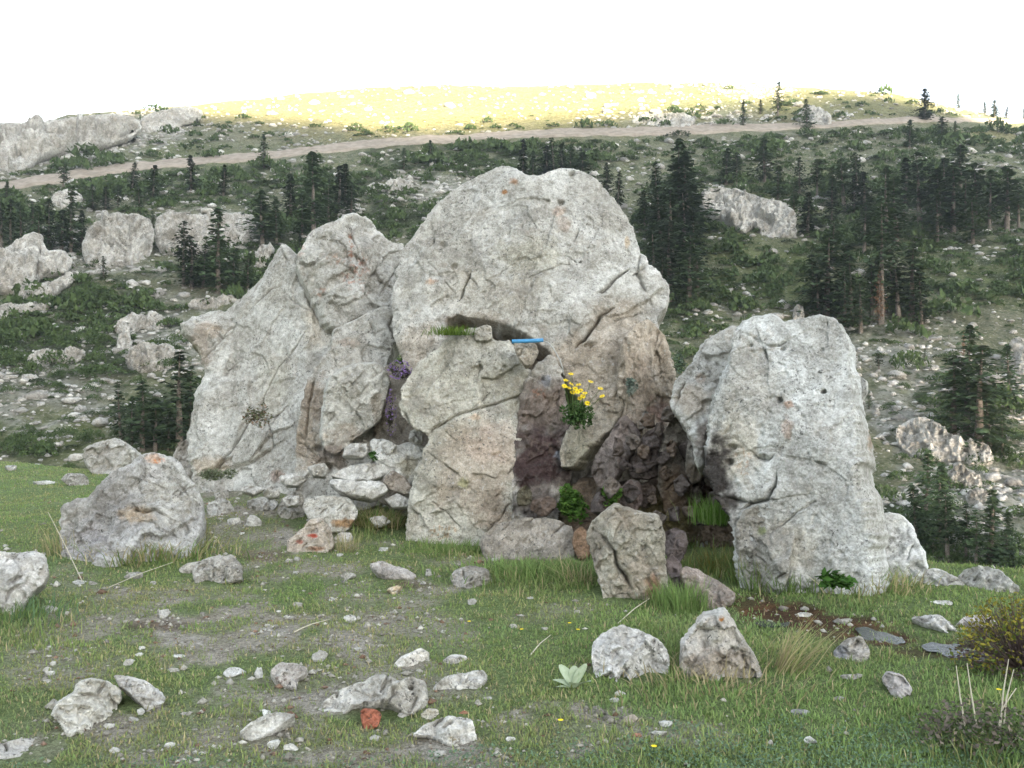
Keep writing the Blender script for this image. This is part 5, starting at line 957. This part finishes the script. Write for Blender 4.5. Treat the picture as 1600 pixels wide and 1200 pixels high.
# thorn bush at the right edge: yellow green top, purple brown twigs
e = empty("thorn_bush", gpt(1592, 1045), "rounded thorn bush with yellowing leaves and purplish twigs at the right photo edge", "bush")
n = 2600; q = rng.normal(size=(n, 3)); q /= np.linalg.norm(q, axis=1)[:, None]; q *= rng.uniform(.55, 1, n)[:, None]; q[:, 2] = np.abs(q[:, 2])
q = q*np.array([.36, .30, .42]); topm = (q[:, 2]/.42 + .35*rng.normal(size=n)*.6 - .35*(q[:, 0]/.36)) > .45
col = np.where(topm[:, None], np.array([.26, .23, .04]), np.array([.11, .08, .075]))*rng.uniform(.6, 1.3, n)[:, None]
gm = rng.uniform(0, 1, n) < .2; col[gm] = np.array([.12, .15, .03])
V, Q, t, c = leaf_cards(q, rng.uniform(.014, .03, n), col, .2); mk("foliage", V, Q, mat=M_GRASS, parent=e, col=c)
m = 420; d = rng.normal(size=(m, 3)); d[:, 2] = np.abs(d[:, 2]) + .2; d /= np.linalg.norm(d, axis=1)[:, None]; tip = d*np.array([.36, .30, .42])*rng.uniform(.8, 1.04, m)[:, None]
s = rng.normal(size=(m, 3))*.002; V = np.stack([tip*.1 - s, tip*.1 + s, tip + s*.5, tip - s*.5], 1).reshape(-1, 3)
mk("twigs", V, np.arange(m)[:, None]*4 + np.arange(4), mat=M_GRASS, parent=e, col=np.tile(np.array([.13, .095, .085]), (4*m, 1)))
# grey dead thyme bush with bleached stalks, lower right
e = empty("dead_bush", gpt(1530, 1160), "low greyish dying bush with bleached upright stalks, lower right", "bush")
n = 1500; q = rng.normal(size=(n, 3)); q /= np.linalg.norm(q, axis=1)[:, None]; q[:, 2] = np.abs(q[:, 2]); q = q*rng.uniform(.4, 1, n)[:, None]*np.array([.30, .2, .2])
col = np.array([(.20, .165, .13), (.15, .13, .11), (.08, .11, .04), (.10, .14, .06)])[rng.integers(0, 4, n)]*rng.uniform(.7, 1.3, n)[:, None]
V, Q, t, c = leaf_cards(q, rng.uniform(.012, .03, n), col, .2); mk("foliage", V, Q, mat=M_GRASS, parent=e, col=c)
M_STALK = plain("bleached_stalk", (.50, .46, .36), .8, .1)
for (bx, by, tx, ty) in [(1508, 1120, 1494, 1040), (1526, 1118, 1511, 1036), (1563, 1120, 1576, 1030), (1568, 1122, 1584, 1046), (1560, 1122, 1588, 1075), (1553, 1180, 1535, 1140), (1560, 1182, 1573, 1160)]:
    D0 = e.location[1]; p0, p1 = at(bx, by + 15, D0 - .03), at(tx, ty, D0 - .02)
    md = (p0 + p1)/2 + np.array([rng.normal()*.008, 0, 0]); V, Q = tube([p0, md, p1], [.0038, .0032, .0018], 6)
    mk("stalk", V - np.array(e.location), Q, mat=M_STALK, parent=e, smooth=True)
# verbascum rosette
e = empty("mullein_rosette", gpt(897, 1076), "pale felted leaf rosette of mullein left of the rounded white boulder", "plant")
nv = NT("felted_leaf"); M_FELT = nv.out(nv.mix(nv.ramp(nv.noise(nv.objco(), 30, 3), .3, .7), (.30, .37, .24), (.40, .46, .33)))
for (az, el, L, W) in [(150, 58, .13, .055), (40, 60, .13, .06), (85, 74, .10, .05), (165, 30, .11, .05), (190, 12, .12, .055), (-20, 35, .09, .045), (-100, 40, .07, .04), (20, 65, .08, .04)]:
    az, el = math.radians(az), math.radians(el); d = np.array([math.cos(az)*.98, math.sin(az)*.5, 0]); V = []
    for i in range(7):
        u = i/6; wv = W*math.sin(math.pi*min(.97, u*.9 + .06))**.7*.5; c_ = d*L*u*math.cos(el) + np.array([0, 0, L*u*math.sin(el) - .25*L*u*u*math.cos(el)])
        sv = np.array([-d[1], d[0], 0]); sv = sv/(np.linalg.norm(sv)+1e-9)
        if abs(sv[0]) < .6: sv = np.array([.8, .5, 0])
        c_ = c_*1.25; wv *= 1.25
        V += [c_ - sv*wv + np.array([0, 0, wv*.3]), c_, c_ + sv*wv + np.array([0, 0, wv*.3])]
    Q = [[i*3 + j, i*3 + j + 1, (i+1)*3 + j + 1, (i+1)*3 + j] for i in range(6) for j in range(2)]
    mk("leaf", V, Q, mat=M_FELT, parent=e, smooth=True)
# yellow daisies
M_YEL = plain("yellow_petal", (.78, .60, .015), .6, .2); M_DISC = plain("flower_disc", (.55, .33, .01), .8, .1); M_STEM = plain("green_stem", (.10, .16, .05), .7, .2)
fd = 8.5; base = at(897, 668, fd)
e = empty("yellow_flowers", base, "clump of yellow daisies growing from the rock above the wet basin", "flowers")
n = 520; q = rng.normal(size=(n, 3)); q /= np.linalg.norm(q, axis=1)[:, None]; q = q*rng.uniform(.3, 1, n)[:, None]*np.array([.18, .10, .14]) + np.array([0.03, 0, .12])
V, Q, t, c = leaf_cards(q, rng.uniform(.025, .05, n), np.array([(.05, .10, .03), (.08, .14, .045)])[rng.integers(0, 2, n)]*rng.uniform(.7, 1.2, n)[:, None], .1); mk("leaves", V, Q, mat=M_GRASS, parent=e, col=c)
for (fx, fy, ty) in [(884, 594, 0), (882, 603, 1), (893, 600, 0), (899, 607, 1), (895, 613, 1), (904, 601, 0), (907, 610, 1), (911, 619, 1), (906, 622, 1), (914, 614, 0), (918, 630, 2), (923, 596, 0), (938, 607, 0), (941, 619, 0), (892, 584, 0), (902, 612, 1), (889, 606, 0)]:
    c_ = at(fx, fy, fd - rng.uniform(.02, .14)) - base; nrm = np.array([rng.normal()*.25, -[.45, .9, 1.4][ty], .9]); nrm /= np.linalg.norm(nrm)
    a = np.cross(nrm, [1, 0, 0]); a /= np.linalg.norm(a); b = np.cross(nrm, a); V, Tt, mi = [], [], []; k = 13; R_ = .030
    for j in range(k):
        th = 2*math.pi*j/k + rng.normal()*.05; d = math.cos(th)*a + math.sin(th)*b; s = -math.sin(th)*a + math.cos(th)*b; o = len(V)
        V += [c_ + d*.008, c_ + d*R_*.6 + s*.0065, c_ + d*R_ + nrm*rng.normal()*.004, c_ + d*R_*.6 - s*.0065]; Tt += [[o, o+1, o+2, o+3]]; mi.append(0)
    o = len(V); V += [c_ + nrm*.006]; rg_ = [c_ + (math.cos(2*math.pi*j/8)*a + math.sin(2*math.pi*j/8)*b)*.0095 + nrm*.002 for j in range(8)]; V += rg_
    tr = [[o, o+1+j, o+1+(j+1) % 8] for j in range(8)]; mi += [1]*8
    mk("flower", V, Tt, tr, mats=[M_YEL, M_DISC], midx=mi, parent=e)
    st = np.array([c_[0]*.35, c_[1]*.3, .12]); V, Q = tube([st, (st + c_)/2 + np.array([rng.normal()*.01, 0, .01]), c_ - nrm*.003], [.003, .0025, .002], 5); mk("stem", V, Q, mat=M_STEM, parent=e)
# purple cushions
def purple(px, py, D, w, h, n, label):
    e = herb(px, py, D, w, h, n, .02, ((.11, .115, .07), (.16, .13, .11), (.09, .09, .07)), label, "purple_flowers", "flowers")
    m = int(n*.35); q = rng.normal(size=(m, 3)); q /= np.linalg.norm(q, axis=1)[:, None]; q[:, 1] = -np.abs(q[:, 1])
    q = q*np.array([w/2, min(w, h)*.37, h/2])*1.03 + np.array([0, 0, h/2]); k = fbm(q[:, 0]*22, q[:, 2]*22, 3., 2) > -.12; q = q[k]
    V, Q, t, c = leaf_cards(q, rng.uniform(.016, .028, len(q)), np.array([.29, .19, .42])*rng.uniform(.7, 1.3, len(q))[:, None], .1); b = mk("blossom", V, Q, mat=M_GRASS, parent=e, col=c)
purple(625, 592, 9.65, .26, .20, 700, "cushion of purple flowers between the egg shaped and front boulders")
purple(612, 680, 9.7, .12, .50, 420, "narrow trail of dark purple flowers down the cleft by the egg shaped boulder")
# tiny dandelions in the turf
for i, (px, py) in enumerate([(733, 982), (815, 995), (903, 995), (876, 1142), (1022, 1183), (1561, 1092), (890, 985)]):
    P = gpt(px, py); k = 9; V = [(0, 0, .045)] + [(math.cos(6.283*j/k)*.013, math.sin(6.283*j/k)*.013, .048) for j in range(k)]; T_ = [[0, 1+j, 1+(j+1) % k] for j in range(k)]
    e = empty("dandelion", P, "tiny yellow dandelion in the foreground turf", "flower", "dandelions in the turf")
    mk("blossom", V, tris=T_, mat=M_YEL, parent=e); V, Q = tube([(0, 0, -.01), (.002, 0, .045)], [.0015, .0015], 5); mk("stem", V, Q, mat=M_STEM, parent=e)
# bleached stalks lying in the grass
for (x0, y0, x1, y1, lab) in [(130, 912, 75, 800, "long dry stalk standing in front of the pitted boulder"), (170, 918, 270, 890, "dry stalk lying across the grass before the speckled hump"), (455, 990, 515, 982, "thin straw lying by the gravel track"), (965, 975, 1015, 948, "bleached twig lying in grass above the rounded white boulder"), (828, 1025, 860, 1008, "short bleached twig near the mullein rosette")]:
    p0 = gpt(x0, y0)
    if y0 - y1 > 60: p1 = at(x1, y1, p0[1] + .15)
    else: p1 = gpt(x1, y1) + np.array([0, 0, .06])
    V, Q = tube([p0, (p0 + p1)/2 + np.array([0, 0, .012]), p1], [.004, .0035, .002], 6); o = mk("dry_stalk", V, Q, mat=M_STALK, loc=p0, smooth=True); tag(o, lab, "stalk")

# water of the seep
nw = NT("seep_water"); nw.b.inputs["Roughness"].default_value = .06; nw.b.inputs["Specular IOR Level"].default_value = .5
M_WATER = nw.out(nw.mix(nw.ramp(nw.noise(nw.n("ShaderNodeNewGeometry").outputs["Position"], 22, 4), .4, .6), (.02, .025, .032), (.045, .05, .055)), nw.bump(nw.noise(nw.n("ShaderNodeNewGeometry").outputs["Position"], 38, 3), .5, .012), .07)
def puddle(pts, nm):
    c = np.array([gpt(*p) for p in chaikin(np.array(pts, float), 2)]); z = np.median(c[:, 2]) + .012; c[:, 2] = z
    m = c.mean(0); V = np.concatenate([[m], c]); k = len(c); T_ = [[0, 1+j, 1+(j+1) % k] for j in range(k)]
    me = np.array(T_); a = np.cross(V[me[0, 1]] - V[0], V[me[0, 2]] - V[0]); me = me[:, ::-1] if a[2] < 0 else me
    tag(mk(nm, V, tris=me, mat=M_WATER), kind='structure')
puddle([(1335, 986), (1352, 984), (1368, 992), (1384, 994), (1410, 1001), (1416, 1007), (1396, 1008), (1378, 1003), (1358, 1004), (1346, 996)], "seep_water")
puddle([(1438, 1014), (1456, 1009), (1478, 1013), (1496, 1010), (1516, 1018), (1540, 1022), (1556, 1031), (1530, 1034), (1508, 1028), (1486, 1030), (1466, 1022), (1450, 1021)], "seep_water")
puddle([(1178, 977), (1196, 972), (1216, 976), (1236, 975), (1230, 981), (1208, 982), (1192, 984)], "seep_water")

# ---- valley air: thin even haze
def build_haze():
    x0, x1, y0, y1, z0, z1 = -1400, 1700, -60, 640, -60, 175
    V = [(x, y, z) for z in (z0, z1) for y in (y0, y1) for x in (x0, x1)]
    Q = [[0, 2, 3, 1], [4, 5, 7, 6], [0, 1, 5, 4], [2, 6, 7, 3], [0, 4, 6, 2], [1, 3, 7, 5]]
    m = bpy.data.materials.new("valley_haze"); m.use_nodes = True; t = m.node_tree; t.nodes.remove(t.nodes["Principled BSDF"])
    v = t.nodes.new("ShaderNodeVolumePrincipled"); v.inputs["Color"].default_value = (.82, .88, .95, 1); v.inputs["Density"].default_value = 0.00018; v.inputs["Anisotropy"].default_value = 0.2
    t.links.new(v.outputs[0], t.nodes["Material Output"].inputs["Volume"])
    tag(mk("haze", V, Q, mat=m), kind='stuff')
build_haze()
